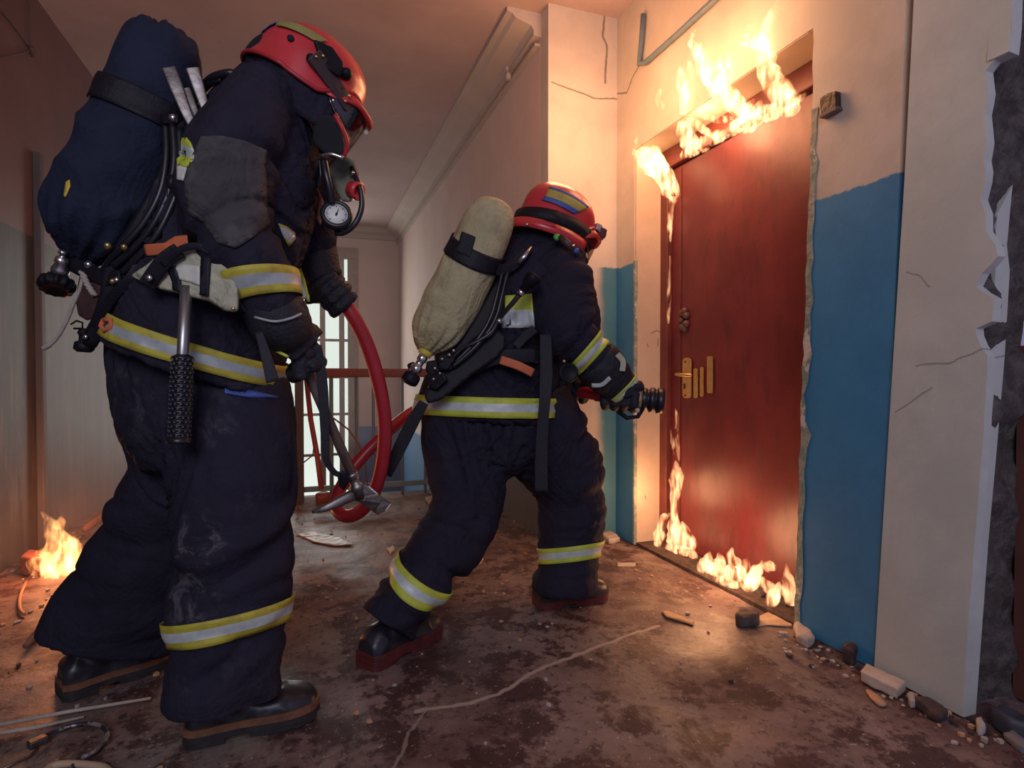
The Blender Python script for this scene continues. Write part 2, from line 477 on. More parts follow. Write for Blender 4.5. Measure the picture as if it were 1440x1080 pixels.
# left wall
g = NG('left_wall_paint', .5)
n1 = g.noise(2.2, 6, .65); n2 = g.noise(20, 5); ns = g.noise(9, 6, .7, (1, 1, .14), off=(2, 3, 1)); nb = g.noise(1.6, 4, .6, (1, 1, .5), off=(7, 1, 3))
up = g.mix(g.step(n1, .36, .66), (.125, .060, .066), (.16, .080, .084))
dd = g.mix(g.step(nb, .40, .62), (.013, .013, .017), (.034, .032, .031))
dd = g.mix(g.math('MULTIPLY', g.step(ns, .46, .62), .8), dd, (.070, .064, .050))
dd = g.mix(g.math('MULTIPLY', g.step(ns, .30, .42), -1.0), dd, (.02, .02, .024)) if False else dd
M_LEFT = g.end(g.mix(g.step(g.math('SUBTRACT', 1.635, g.z), -.006, .006), up, dd), None, g.math('ADD', n1, g.math('MULTIPLY', n2, .2)), .12, .03)
mb = MB(); mb.box((XL - .12, -.6, -.1), (XL, YEDGE, ZC)); mb.box((XL - .12, YEDGE, -1.7), (XL, YB + .1, ZC)); struct('wall_left', mb, M_LEFT)

# wall with the burning door: two piers and a lintel in one mesh, opening left free
CR1 = [(YK, 2.50), (2.82, 2.46), (2.76, 2.52), (2.69, 2.545)]
M_DOORWALL = wall_mat('door_wall_paint', CREAM, CREAM2, BLUE, BLUE2, 1.517, cracks=[((1, 2), CR1, .007)])
def edge_pts():
    a = []
    for k in range(46):
        z = ZO * k / 45; y = 1.638 - (1.638 - 1.577) * min(1, z / 1.87)
        a.append((y + random.uniform(-.005, .004), z))
    return a
E_ = edge_pts()
poly = [(1.30, 0)] + E_ + [(YO1, ZO), (YO1, 0), (YK + .02, 0), (YK + .02, ZC), (1.22, ZC)]
mb = MB(); mb.prism([(XW, y, z) for y, z in poly], (.18, 0, 0))
struct('wall_right', mb, M_DOORWALL)
# bare left reveal, cream plaster
M_REVEAL = wall_mat('reveal_plaster', (.56, .43, .31), (.64, .50, .37), (.56, .43, .31), (.60, .46, .34), -1, marks=.7, cracks=[((0, 2), [(onp(*p, 1, YO1 - .012).x, onp(*p, 1, YO1 - .012).z) for p in q], .004) for q in ([(916, 469), (924, 464), (933, 469)], [(925, 476), (925, 486)], [(911, 483), (912, 487)], [(907, 697), (908, 702)])])
mb = MB(); mb.box((XW + .004, YO1 - .012, 0), (XD + .02, YO1 + .02, ZO))
struct('trim_1', mb, M_REVEAL)
mb = MB(); mb.box((XW + .004, YO0, ZO - .004), (XD + .05, YO1, ZO + .03))
struct('trim_2', mb, wall_mat('soffit_plaster', (.52, .40, .30), (.60, .47, .36), (.5, .4, .3), (.5, .4, .3), -1, marks=.8))
# chipped green edge beside the door (old paint under the blue)
g = NG('old_green_edge', .75)
c = g.mix(g.step(g.noise(24, 5, .7), .45, .55), (.20, .27, .22), (.34, .36, .28))
c = g.mix(g.step(g.noise(9, 5, .7, (1, 1, .7), off=(2, 2, 2)), .56, .60), c, (.62, .55, .46))
M_EDGE = g.end(c, None, g.noise(40, 5), .4, .02)
mb = MB()
for side, fn in ((0, lambda y, k: y - .030 - .012 * noise.noise(Vector((k * .33, 5, 1))) - .008 * noise.noise(Vector((k * .9, 2, 1)))),): pass
ze = [(y, z) for y, z in E_ if z < 1.86]
vs = []
for k, (y, z) in enumerate(ze):
    wdt = .026 + .018 * noise.noise(Vector((k * .31, 5, 1))) + .014 * noise.noise(Vector((k * .9, 2, 1)))
    vs += [(XW - .0025, y + .001, z), (XW - .0025, y - max(.008, wdt), z), (XW + .012, y + .004, z)]
for k in range(len(ze) - 1):
    a, b = 3 * k, 3 * k + 3
    mb.f += [[a, a + 1, b + 1, b], [a, b, b + 2, a + 2]]; mb.m += [0, 0]
mb.v = [Vector(v) for v in vs]
struct('trim_3', mb, M_EDGE)
# narrow green line on the column-side edge of the reveal
mb = MB(); mb.box((XW - .004, YO1 - .014, 0), (XW + .014, YO1 + .004, 1.53)); struct('trim_4', mb, M_EDGE, bevel=.003)

# whitewashed end panel with a broken corner
CRP = [onp(*p, 0, XW - .012) for p in ((1288, 514), (1340, 510), (1385, 490))]
CRP2 = [onp(*p, 0, XW - .012) for p in ((1260, 580), (1285, 562), (1310, 545))]
CRP3 = [onp(*p, 0, XW - .012) for p in ((1275, 383), (1295, 390), (1308, 402))]
M_PANEL = wall_mat('whitewashed_panel', (.50, .52, .47), (.58, .60, .54), (.5, .5, .5), (.5, .5, .5), -1,
                   cracks=[((1, 2), [(p.y, p.z) for p in q], .0035) for q in (CRP, CRP2, CRP3)], marks=.5, cdark=.45)
EDGE = [(1353, 1008), (1358, 930), (1363, 860), (1371, 760), (1379, 660), (1386, 560), (1390, 500), (1372, 472), (1374, 462), (1396, 452), (1397, 420), (1372, 402), (1380, 385),
        (1402, 360), (1398, 345), (1387, 325), (1386, 300), (1379, 280), (1383, 255), (1385, 225), (1389, 200), (1385, 160), (1389, 130), (1388, 100), (1398, 84), (1419, 70), (1421, 40), (1424, -40)]
ed = []
for a, b in zip(EDGE[:-1], EDGE[1:]):
    k = max(1, int(math.hypot(b[0] - a[0], b[1] - a[1]) / 14))
    for t in range(k):
        jx = random.uniform(-2.2, 2.2) * (.25 if a[1] > 500 else 1)
        ed.append(onp(a[0] + (b[0] - a[0]) * t / k + jx, a[1] + (b[1] - a[1]) * t / k, 0, XW - .012))
ed.append(onp(*EDGE[-1], 0, XW - .012))
e3 = [(XW - .012, p.y, max(0, p.z)) for p in ed] + [(XW - .012, ed[-1].y, ZC), (XW - .012, 1.20, ZC)]
l3 = [onp(1285, 0, 0, XW - .012), onp(1272, 250, 0, XW - .012), onp(1250, 600, 0, XW - .012), onp(1229, 942, 0, XW - .012)]
poly = e3 + [(XW - .012, p.y, max(0, p.z)) for p in l3]
mb = MB(); mb.prism(poly, (.03, 0, 0)); struct('wall_end', mb, M_PANEL)
# the jamb behind the panel: smooth white strip then broken masonry
g = NG('rubble_masonry', .95)
v = g.voro(13); n = g.noise(18, 8, .75); n2 = g.noise(6, 5, .7)
c = g.mix(g.step(n, .35, .65), (.085, .070, .065), (.23, .20, .185))
c = g.mix(g.step(n2, .52, .64), c, (.13, .105, .095))
M_RUBBLE = g.end(c, None, g.math('ADD', g.math('MULTIPLY', v, .8), n), .9, .05)
def rough_block(name, quad, depth, amp, m, nu=26, nv=90):
    """a slab on the jamb face; quad gives the four corners in x, z on y = const"""
    mb = MB()
    for j in range(nv + 1):
        for i in range(nu + 1):
            u, t = i / nu, j / nv
            a = quad[0] * (1 - u) * (1 - t) + quad[1] * u * (1 - t) + quad[2] * u * t + quad[3] * (1 - u) * t
            q = Vector((a.x * 9, a.y * 9, a.z * 9))
            d = amp * (noise.noise(q) + .6 * noise.noise(q * 2.3) + .35 * noise.noise(q * 5) + .5 * abs(noise.noise(q * 1.3)))
            e = min(u, 1 - u) * 6
            mb.v.append(a + Vector((d * .3, -d * min(1, e + .3), 0)))
    for j in range(nv):
        for i in range(nu): mb.f.append([j * (nu + 1) + i, j * (nu + 1) + i + 1, (j + 1) * (nu + 1) + i + 1, (j + 1) * (nu + 1) + i]); mb.m.append(0)
    return struct(name, mb, m, True)
YJ = 1.085
q = [Vector((XW + .012, YJ + .012, 0)), Vector((1.93, YJ, 0)), Vector((1.98, YJ, ZC)), Vector((XW + .03, YJ - .09, ZC))]
rough_block('trim_5', q, .1, .036, M_RUBBLE)
strip = [(1353, 1010), (1372, 1018), (1390, 760), (1401, 640), (1413, 500), (1420, 380), (1416, 345), (1424, 260), (1403, 300), (1398, 350), (1402, 360), (1397, 420), (1396, 452), (1390, 500), (1386, 560), (1379, 660), (1371, 760), (1363, 860)]
poly = []
for p in strip:
    a = onp(*p, 1, 1.055); poly.append((max(a.x, XW - .008), a.y, max(0, a.z)))
mb = MB(); mb.prism(poly, (0, .05, 0)); struct('trim_6', mb, M_PANEL)
poly = [tuple(onp(*p, 1, .965)) for p in ((1424, -60), (1421, 40), (1419, 72), (1433, 78), (1437, 40), (1440, -60))]
mb = MB(); mb.prism(poly, (0, .05, 0)); struct('trim_7', mb, M_PANEL)
mb = MB(); mb.box((1.90, 1.0, 0), (2.5, 1.08, 1.0)); mb.box((1.965, 1.0, 1.0), (2.5, 1.08, ZC))
struct('wall_far_right', mb, mat('rust_red_paint', (.16, .055, .045), .6, col2=(.10, .035, .03), scale=5))

# column face and corridor wall
CRC = [(onp(776, 100, 1, YK).x, 2.50), (1.40, 2.475), (1.52, 2.455), (XW, 2.47)]
CRC2 = [(1.585, 2.95), (1.575, 2.80), (1.60, 2.76), (1.59, 2.55)]
def colmask(g, n2):
    return g.step(g.math('ADD', g.x, g.math('MULTIPLY', g.math('SUBTRACT', g.noise(5, 3), .5), .05)), 1.53, 1.60)
M_COL = wall_mat('column_paint', (.50, .44, .38), (.58, .52, .45), (.055, .19, .25), (.075, .23, .29), 1.517, colmask,
                 [((0, 2), CRC, .006), ((0, 2), CRC2, .009)], marks=.5)
mb = MB(); mb.box((XC, YK, -.1), (XW + .01, YK + .10, ZC)); struct('wall_column', mb, M_COL)
g = NG('corridor_paint', .75)
n1 = g.noise(2.4, 6, .65); n2 = g.noise(20, 5)
up = g.mix(g.step(n1, .36, .66), (.66, .51, .44), (.72, .57, .49))
up = g.mix(g.math('MULTIPLY', g.step(g.noise(8, 6, .78, off=(4, 2, 1)), .64, .72), .6), up, (.20, .165, .15))
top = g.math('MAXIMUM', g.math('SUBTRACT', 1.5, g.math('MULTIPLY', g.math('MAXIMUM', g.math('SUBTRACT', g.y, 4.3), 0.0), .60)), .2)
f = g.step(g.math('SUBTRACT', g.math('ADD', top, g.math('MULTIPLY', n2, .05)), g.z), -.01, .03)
dd = g.mix(g.step(g.y, 4.2, 4.8), (.085, .088, .10), BLUE)  # near dado greyed: shade on the blue put into the colour
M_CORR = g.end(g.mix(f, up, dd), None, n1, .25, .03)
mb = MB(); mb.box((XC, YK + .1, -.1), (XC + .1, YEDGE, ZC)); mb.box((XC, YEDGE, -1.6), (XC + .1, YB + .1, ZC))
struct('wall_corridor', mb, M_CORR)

# back wall of the half landing with the window
wx0, wx1, wz0, wz1 = -.42, .60, -.75, 2.55
M_BACK = wall_mat('landing_paint', (.64, .47, .41), (.70, .52, .46), BLUE, BLUE2, .19, marks=.6)
mb = MB()
mb.box((XL, YB, -1.6), (wx0, YB + .15, ZC)); mb.box((wx1, YB, -1.6), (XC + .1, YB + .15, ZC))
mb.box((wx0, YB, wz1), (wx1, YB + .15, ZC)); mb.box((wx0, YB, -1.6), (wx1, YB + .15, wz0))
struct('wall_back', mb, M_BACK)
mb = MB(); mb.box((XL, YEDGE, -1.7), (XC, YB, -1.55)); struct('floor_half_landing', mb, mat('landing_screed', (.12, .09, .08), .8, col2=(.2, .16, .14)))
M_WFRAME = mat('old_window_paint', (.20, .145, .115), .6, col2=(.29, .22, .18), scale=9)
win = empty('window_1', (.09, YB, wz0), None, None); win['kind'] = 'structure'
mb = MB()
for b in (((wx0 - .05, YB - .04, wz0 - .05), (wx0 + .05, YB + .08, wz1 + .08)), ((wx1 - .05, YB - .04, wz0 - .05), (wx1 + .09, YB + .08, wz1 + .08)),
          ((wx0 - .05, YB - .05, wz1 - .05), (wx1 + .09, YB + .08, wz1 + .10)), ((wx0 - .05, YB - .12, wz0 - .1), (wx1 + .09, YB + .08, wz0 + .02))): mb.box(*b)
obj('window_frame', mb, M_WFRAME, win, False, .008)
mb = MB()
zt = onp(450, 525, 1, YB).z
mb.box((wx0, YB - .02, zt - .07), (wx1, YB + .06, zt + .07))
for x in (-.10, .22, .47): mb.box((x - .035, YB - .01, wz0), (x + .035, YB + .05, wz1))
for py in (395, 425, 478, 583, 640): z = onp(450, py, 1, YB).z; mb.box((wx0, YB, z - .018), (wx1, YB + .04, z + .018))
obj('sash_bars', mb, M_WFRAME, win, False, .006)
mp = bpy.data.materials.new('daylit_pane'); mp.use_nodes = True
em = mp.node_tree.nodes.new('ShaderNodeEmission'); em.inputs[0].default_value = (.86, .93, .84, 1); em.inputs[1].default_value = 1.0
mp.node_tree.links.new(em.outputs[0], mp.node_tree.nodes['Material Output'].inputs[0])
mb = MB(); mb.box((wx0, YB + .03, wz0), (wx1, YB + .035, wz1)); obj('window_panes', mb, mp, win, False)

# cornices
def cornice(name, pts, axis):
    mb = MB(); mb.prism(pts, axis); struct(name, mb, M_CORN)
M_CORN = mat('cornice_plaster', (.42, .36, .31), .85, col2=(.49, .42, .365), scale=4)
pr = [(0, 0), (-.20, 0), (-.20, -.022), (-.17, -.03), (-.15, -.05), (-.06, -.075), (-.045, -.10), (-.045, -.125), (0, -.13)]
cornice('trim_8', [(XC + a, YK + .1, ZC + b) for a, b in pr], (0, YB - YK - .1, 0))
cornice('trim_9', [(XL, YB + a, ZC + b) for a, b in pr], (XC - XL, 0, 0))
mb = MB(); mb.box((XC - .03, YK + .12, ZC - .17), (XC, YB, ZC - .155)); struct('trim_10', mb, M_CORN)

# thin smoke hanging in the landing
vm = bpy.data.materials.new('thin_smoke'); vm.use_nodes = True; vm.node_tree.nodes.remove(vm.node_tree.nodes['Principled BSDF'])
vs_ = vm.node_tree.nodes.new('ShaderNodeVolumeScatter'); vs_.inputs['Color'].default_value = (.92, .74, .70, 1); vs_.inputs['Density'].default_value = .056
vm.node_tree.links.new(vs_.outputs[0], vm.node_tree.nodes['Material Output'].inputs['Volume'])
mb = MB(); mb.box((XL + .005, 2.45, .02), (XC - .005, YB - .06, ZC - .2)); tag(obj('smoke', mb, vm, None, False), 'thin smoke hanging in the air of the landing', 'smoke', None, 'stuff')

# door: frame, leaf, lock
g = NG('burnt_red_door', .38)
n1 = g.noise(2.2, 6, .65); n2 = g.noise(14, 6, .7, (1, 1, .35))
c = g.mix(g.step(n1, .36, .66), (.112, .016, .024), (.17, .030, .033))
c = g.mix(g.math('MULTIPLY', g.step(n2, .50, .68), .45), c, (.060, .012, .015))
M_DOOR = g.end(c, g.math('MULTIPLY_ADD', n2, .3, .22), g.math('ADD', n1, n2), .08, .02)
M_DFRAME = mat('door_frame_paint', (.17, .036, .028), .4, col2=(.11, .025, .02), scale=12)
M_SOOT = mat('charred_wood', (.035, .02, .018), .9, col2=(.09, .06, .05), scale=30, bump=.6)
M_BRASS = mat('worn_brass', (.72, .56, .24), .35, .85, col2=(.62, .45, .18), scale=30)
door = empty('door_1', (XD, 2.15, 0), None, None); door['kind'] = 'structure'
DY0, DY1, DZ = 1.55, 2.735, 2.08
mb = MB()
FWD = .065
for b in (((XD - .03, DY1 - FWD, 0), (XD + .06, DY1, DZ)), ((XD - .03, DY0, 0), (XD + .06, DY0 + FWD, DZ)), ((XD - .03, DY0, DZ - FWD), (XD + .06, DY1, DZ + .035))): mb.box(*b)
obj('door_frame', mb, M_DFRAME, door, False, .006)
mb = MB(); mb.box((XD, DY0 + FWD, .015), (XD + .05, DY1 - FWD - .006, DZ - FWD - .008)); leaf = obj('door_leaf', mb, M_DOOR, door, False, .004)
mb = MB(); mb.box((XD - .006, DY1 - FWD - .09, .02), (XD + .002, DY1 - FWD - .08, DZ - FWD - .02)); obj('leaf_edge_strip', mb, M_DFRAME, leaf, False)
def dpt(px, py, x=None): return onp(px, py, 0, XD - .006 if x is None else x)
hp = empty('lock_set', tuple(dpt(966, 560)), None, None); hp.parent = door; hp.location = hp.location - Vector(door.location)
def plate_poly(l, r, t, b, rad=6):
    pts = []
    for cx, cy, a0 in ((r - rad, t + rad, -90), (r - rad, b - rad, 0), (l + rad, b - rad, 90), (l + rad, t + rad, 180)):
        for k in range(5):
            a = math.radians(a0 + k * 22.5); pts.append((cx + rad * math.cos(a), cy + rad * math.sin(a)))
    return [dpt(*p) for p in pts]
mb = MB(); mb.prism(plate_poly(961, 973, 503, 560, 5), (-.006, 0, 0)); obj('lock_plate', mb, M_BRASS, hp, False, .002)
mb = MB(); a, b = dpt(967, 527), dpt(981, 528)
mb.tube([a, a + Vector((-.05, 0, 0))], .010, 12); mb.tube([a + Vector((-.05, .03, .002)), a + Vector((-.05, -.005, 0)), a + Vector((-.052, -.10, -.003))], [.008, .010, .007], 12)
obj('door_handle', mb, M_BRASS, hp)
mb = MB()
k = dpt(964, 543); mb.box((k.x - .0085, k.y - .006, k.z - .014), (k.x - .005, k.y + .006, k.z + .014))
for py in (509, 556): k = dpt(965, py); mb.lathe(k + Vector((-.0065, 0, 0)), (-1, 0, 0), [(0, .006), (.002, .004)], 10)
obj('keyhole', mb, M_SOOT, hp, False)
for l, r_, t, b in ((976, 982, 518, 560), (985, 990, 516, 558), (995, 1003, 501, 553)):  # strips added for the ghost reflections of the handle plate
    mb = MB(); mb.prism(plate_poly(l, r_, t, b, 2.5), (-.004, 0, 0)); obj('reflection_strip', mb, M_BRASS, hp, False, .001)
# burnt-through hole of the upper lock
mb = MB(); c0 = dpt(962, 450)
for k in range(7):
    a = k / 7 * 2 * PI; q = c0 + Vector((-.006, .022 * math.cos(a), .045 * math.sin(a)))
    mb.lathe(q + Vector((.008, 0, 0)), (-1, .2 * math.cos(a), .3 * math.sin(a)), [(0, .022), (.012 + .006 * random.random(), .014), (.02, .004)], 7)
obj('burnt_lock_hole', mb, mat('scorched_metal', (.10, .075, .075), .6, .4, col2=(.2, .09, .07), scale=40), leaf)
mb = MB(); mb.box((XW + .01, YO0, -.01), (XD + .05, YO1, .012)); struct('trim_11', mb, M_SOOT)

# switch box torn open on the wall, conduit above
M_BROWN = mat('brown_plastic', (.022, .009, .012), .45, col2=(.05, .025, .026), scale=30, bump=.4)
bell = empty('switch_box', tuple(onp(1170, 166, 0, XW)), 'small broken dark brown switch box on the cream wall right of the burning door', 'switch')
pp = [onp(*p, 0, XW) for p in ((1158, 140), (1168, 133), (1183, 129), (1184, 152), (1160, 164))]
mb = MB(); mb.prism(pp, (-.022, 0, 0)); obj('casing', mb, M_BROWN, bell, False, .004)
pp = [onp(*p, 0, XW) for p in ((1160, 164), (1185, 150), (1186, 155), (1161, 168))]
mb = MB(); mb.prism(pp, (-.03, 0, 0)); obj('lower_rim', mb, mat('grey_plastic', (.10, .08, .085), .5), bell, False, .002)
M_CONDUIT = mat('blue_grey_paint', (.10, .15, .185), .5, col2=(.14, .19, .22), scale=10)
mb = MB()
pp = [onp(905, 20, 0, XW - .02), onp(902, 60, 0, XW - .02), onp(899, 90, 0, XW - .02), onp(908, 88, 0, XW - .02), onp(955, 46, 0, XW - .02), onp(1020, -14, 0, XW - .02), onp(1120, -104, 0, XW - .02)]
mb.tube(pp, .014, 12); tag(obj('conduit_pipe', mb, M_CONDUIT), 'bent blue-grey conduit pipe on the wall above the burning door', 'pipe')
mb = MB(); c0 = onp(723, 98, 0, XC)
mb.lathe(c0, (-1, 0, 0), [(0, .02), (.03, .018), (.05, .028), (.06, .01)], 12); mb.lathe(c0 + Vector((-.04, 0, -.02)), (0, -.3, -1), [(0, .016), (.05, .02), (.055, .008)], 10)
tag(obj('wall_hook', mb, mat('hook_plaster', (.5, .43, .37), .6)), 'small pale hook on the corridor wall under the cornice', 'hook')
mb = MB(); a = onp(57, 216, 0, XL + .03); b = onp(57, 700, 0, XL + .03)
mb.box((XL + .002, a.y - .026, 0), (XL + .035, a.y + .024, a.z)); tag(obj('metal_post', mb, mat('grey_steel_post', (.075, .073, .08), .6, .2, col2=(.05, .048, .055), scale=5), None, False, .004), 'tall grey metal post standing against the left wall', 'post')
# wire on the left wall
mb = MB()
mb.tube([onp(*p, 0, XL + .008) for p in ((-4, 8), (22, 40), (44, 69), (47, 72))], .004, 6); mb.tube([onp(*p, 0, XL + .008) for p in ((-4, 82), (20, 77), (44, 70))], .0035, 6)
mb.tube([onp(*p, 0, XL + .008) for p in ((40, -5), (43, 68))], .003, 6); mb.tube([onp(*p, 0, XL + .012) for p in ((44, 66), (48, 80))], .012, 8)
tag(obj('loose_wire', mb, mat('dusty_wire', (.10, .06, .06), .8)), 'thin loose wires meeting high on the left wall', 'wire')

# stair railing at the landing edge
M_REDRAIL = mat('red_rail_paint', (.25, .040, .032), .45, col2=(.17, .03, .03), scale=14)
M_BLUEBAR = mat('blue_bar_paint', (.09, .25, .36), .5, col2=(.16, .27, .32), scale=20)
RY = 4.5
rail = empty('stair_railing', (.45, RY, 0), 'stair railing with red handrail and thin blue bars at landing edge', 'railing')
hz = onp(500, 524, 1, RY).z
mb = MB(); mb.box((onp(405, 524, 1, RY).x, RY - .03, hz - .035), (XC, RY + .03, hz + .03)); obj('handrail', mb, M_REDRAIL, rail, False, .012)
bz = onp(500, 684, 1, RY).z
mb = MB(); mb.box((onp(415, 684, 1, RY).x, RY - .012, bz - .02), (XC, RY + .012, bz + .02)); obj('bottom_bar', mb, M_BLUEBAR, rail, False, .004)
for px in (466, 501, 525, 566, 598, 640, 680, 715, 750):
    x = onp(px, 600, 1, RY).x
    mb = MB(); mb.tube([(x, RY, bz - .09), (x, RY, hz - .03)], .011 if px > 470 else .015, 8); obj('baluster', mb, M_BLUEBAR, rail)
mb = MB(); x = onp(421, 600, 1, RY).x
mb.box((x - .03, RY - .03, -.02), (x + .03, RY + .03, hz - .03)); obj('newel_post', mb, mat('dark_newel', (.05, .042, .045), .5), rail, False, .006)
mb = MB(); mb.tube([P(431, 534, 4.3), P(437, 590, 4.2), P(446, 640, 4.1), P(452, 688, 4.05)], .018, 12)
tag(obj('red_pipe', mb, mat('red_pipe_paint', (.30, .022, .028), .4)), 'slim red pipe leaning at the stair railing behind the pickaxe', 'pipe')
mb = MB(); a = fl(455, 706)
mb.lathe((a.x, a.y, 0), (0, 0, 1), [(0, .055), (.06, .055), (.07, .035)], 18); tag(obj('iron_stand', mb, mat('red_base_paint', (.22, .03, .03), .5)), 'low dark red stand on the floor under the slim red pipe', 'stand')
mb = MB(); mb.tube([P(469, 588, 4.1), P(490, 604, 4.1), P(505, 625, 4.1), P(514, 655, 4.1), P(517, 690, 4.15)], .006, 6)
mb.tube([P(415, 660, 4.1), P(440, 640, 4.12), P(443, 615, 4.15)], .005, 6)
tag(obj('bent_wire', mb, mat('rusty_wire', (.16, .08, .06), .7)), 'thin rusty wire curling over the stair railing', 'wire')

# ------------------------------------------------------------------ the two firefighters
def cloth(name, c1, c2, dirt, dscale=5, dpos=(.62, .74), dust=.5, bump=.35, folds=.5):
    m = mat(name, c1, .82, col2=c2, scale=7, bump=bump, bscale=90, spec=.25, sheen=0)
    nt = m.node_tree; N = nt.nodes; L = nt.links; b = N['Principled BSDF']
    src = b.inputs['Base Color'].links[0].from_socket
    nz = N.new('ShaderNodeTexNoise'); nz.inputs['Scale'].default_value = dscale; nz.inputs['Detail'].default_value = 8; nz.inputs['Roughness'].default_value = .68
    tc = N.new('ShaderNodeTexCoord'); L.new(tc.outputs['Object'], nz.inputs['Vector'])
    r = N.new('ShaderNodeMapRange'); r.inputs[1].default_value = dpos[0]; r.inputs[2].default_value = dpos[1]; r.inputs[4].default_value = dust
    L.new(nz.outputs['Fac'], r.inputs[0])
    mx = N.new('ShaderNodeMix'); mx.data_type = 'RGBA'; L.new(r.outputs[0], mx.inputs[0]); L.new(src, mx.inputs[6]); mx.inputs[7].default_value = (*dirt, 1)
    L.new(mx.outputs[2], b.inputs['Base Color'])
    w1 = N.new('ShaderNodeTexNoise'); w1.inputs['Scale'].default_value = 5; w1.inputs['Detail'].default_value = 3; w1.inputs['Distortion'].default_value = 1.2; L.new(tc.outputs['Object'], w1.inputs['Vector'])
    ab = N.new('ShaderNodeMath'); ab.operation = 'SUBTRACT'; L.new(w1.outputs['Fac'], ab.inputs[0]); ab.inputs[1].default_value = .5
    a2 = N.new('ShaderNodeMath'); a2.operation = 'ABSOLUTE'; L.new(ab.outputs[0], a2.inputs[0])
    b2 = N.new('ShaderNodeBump'); b2.inputs['Strength'].default_value = folds; b2.inputs['Distance'].default_value = .07; L.new(a2.outputs[0], b2.inputs['Height'])
    old = b.inputs['Normal'].links[0].from_node; L.new(b2.outputs[0], old.inputs['Normal'])
    return m
M_NAVY = cloth('navy_turnout_cloth', (.0135, .0122, .024), (.020, .018, .034), (.12, .11, .12), 4, (.56, .76), .5)
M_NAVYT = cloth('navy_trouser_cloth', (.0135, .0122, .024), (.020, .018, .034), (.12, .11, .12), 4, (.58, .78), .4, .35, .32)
def dust_and_sheen(m, spots):
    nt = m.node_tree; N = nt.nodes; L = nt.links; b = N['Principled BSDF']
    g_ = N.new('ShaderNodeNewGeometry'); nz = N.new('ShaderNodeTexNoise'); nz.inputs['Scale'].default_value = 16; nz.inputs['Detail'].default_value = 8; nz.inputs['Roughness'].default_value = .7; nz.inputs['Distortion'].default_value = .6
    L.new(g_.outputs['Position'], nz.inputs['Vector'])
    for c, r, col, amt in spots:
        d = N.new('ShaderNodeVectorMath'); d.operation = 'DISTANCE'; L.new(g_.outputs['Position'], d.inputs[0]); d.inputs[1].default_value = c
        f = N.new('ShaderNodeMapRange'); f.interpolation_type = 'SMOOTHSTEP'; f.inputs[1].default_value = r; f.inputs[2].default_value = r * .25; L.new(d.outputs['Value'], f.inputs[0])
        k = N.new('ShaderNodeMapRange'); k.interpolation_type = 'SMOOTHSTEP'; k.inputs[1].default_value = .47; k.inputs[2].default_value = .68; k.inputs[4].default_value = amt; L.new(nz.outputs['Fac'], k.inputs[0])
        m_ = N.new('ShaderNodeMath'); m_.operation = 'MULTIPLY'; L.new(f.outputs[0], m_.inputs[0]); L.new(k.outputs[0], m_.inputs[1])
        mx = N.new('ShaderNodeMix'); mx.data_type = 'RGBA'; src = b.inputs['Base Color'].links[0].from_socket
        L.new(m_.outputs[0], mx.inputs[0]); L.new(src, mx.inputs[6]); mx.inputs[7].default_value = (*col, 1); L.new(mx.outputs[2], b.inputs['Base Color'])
dust_and_sheen(M_NAVYT, [(tuple(P(278, 770, 1.37)), .10, (.20, .185, .20), .75), (tuple(P(262, 845, 1.37)), .11, (.17, .16, .17), .6), (tuple(P(200, 560, 1.45)), .13, (.070, .066, .072), .8), (tuple(P(300, 600, 1.38)), .07, (.12, .115, .12), .5)])  # dust smudges at the knee; lit crease sheen painted in at the hip
M_NAVY2 = cloth('navy_turnout_cloth_clean', (.0130, .0116, .023), (.019, .017, .032), (.06, .055, .06), 5, (.62, .8), .35)
M_BAG = cloth('blue_cover_cloth', (.0115, .016, .036), (.0155, .0225, .048), (.024, .028, .046), 5, (.6, .8), .3, .35, .22)
M_GLOVE = mat('black_glove', (.0075, .007, .0135), .7, col2=(.014, .013, .021), scale=30, bump=.4, bscale=120)
M_PATCH = cloth('worn_grey_leather', (.048, .045, .050), (.066, .062, .064), (.13, .125, .118), 9, (.50, .72), .65)
M_YEL = mat('yellow_tape', (.47, .42, .045), .6, col2=(.34, .27, .04), scale=26, contrast=(.45, .7))
M_YELB = mat('bright_yellow_tape', (.55, .64, .06), .55, col2=(.44, .50, .06), scale=20)
M_SIL = mat('silver_tape', (.42, .47, .47), .4, .1, col2=(.31, .34, .35), scale=22, contrast=(.4, .7))
M_SILB = mat('bright_silver_tape', (.62, .70, .67), .4, .05, col2=(.47, .52, .51), scale=24)
M_SKIN = mat('skin', (.46, .27, .20), .55, col2=(.40, .22, .16), scale=20)
M_BOOT = mat('black_boot_leather', (.012, .012, .018), .38, col2=(.025, .024, .03), scale=14, bump=.15, bscale=30)
M_SOLE = mat('black_rubber_sole', (.014, .013, .016), .7, col2=(.03, .026, .026), scale=30)
M_WELT = mat('brown_welt', (.22, .090, .040), .65, col2=(.11, .05, .03), scale=34)
M_WELTR = mat('red_welt', (.13, .016, .019), .6, col2=(.055, .010, .012), scale=26)
M_STRAP = mat('black_webbing', (.006, .0055, .011), .6, col2=(.011, .010, .017), scale=50, bump=.2, bscale=200, spec=.3)
M_STRAPG = mat('dusty_webbing', (.018, .017, .024), .75, col2=(.013, .012, .018), scale=20, bump=.3, bscale=200)
M_RUB = mat('black_rubber', (.012, .012, .018), .35)
M_BLK = mat('black_plastic', (.006, .006, .010), .55, col2=(.012, .011, .015), scale=20, spec=.2)
M_STEEL = mat('worn_steel', (.25, .235, .225), .42, .9, col2=(.14, .115, .105), scale=20, bump=.12, bscale=60)
M_CHROME = mat('bright_metal', (.72, .73, .73), .22, .95, col2=(.5, .5, .52), scale=18)
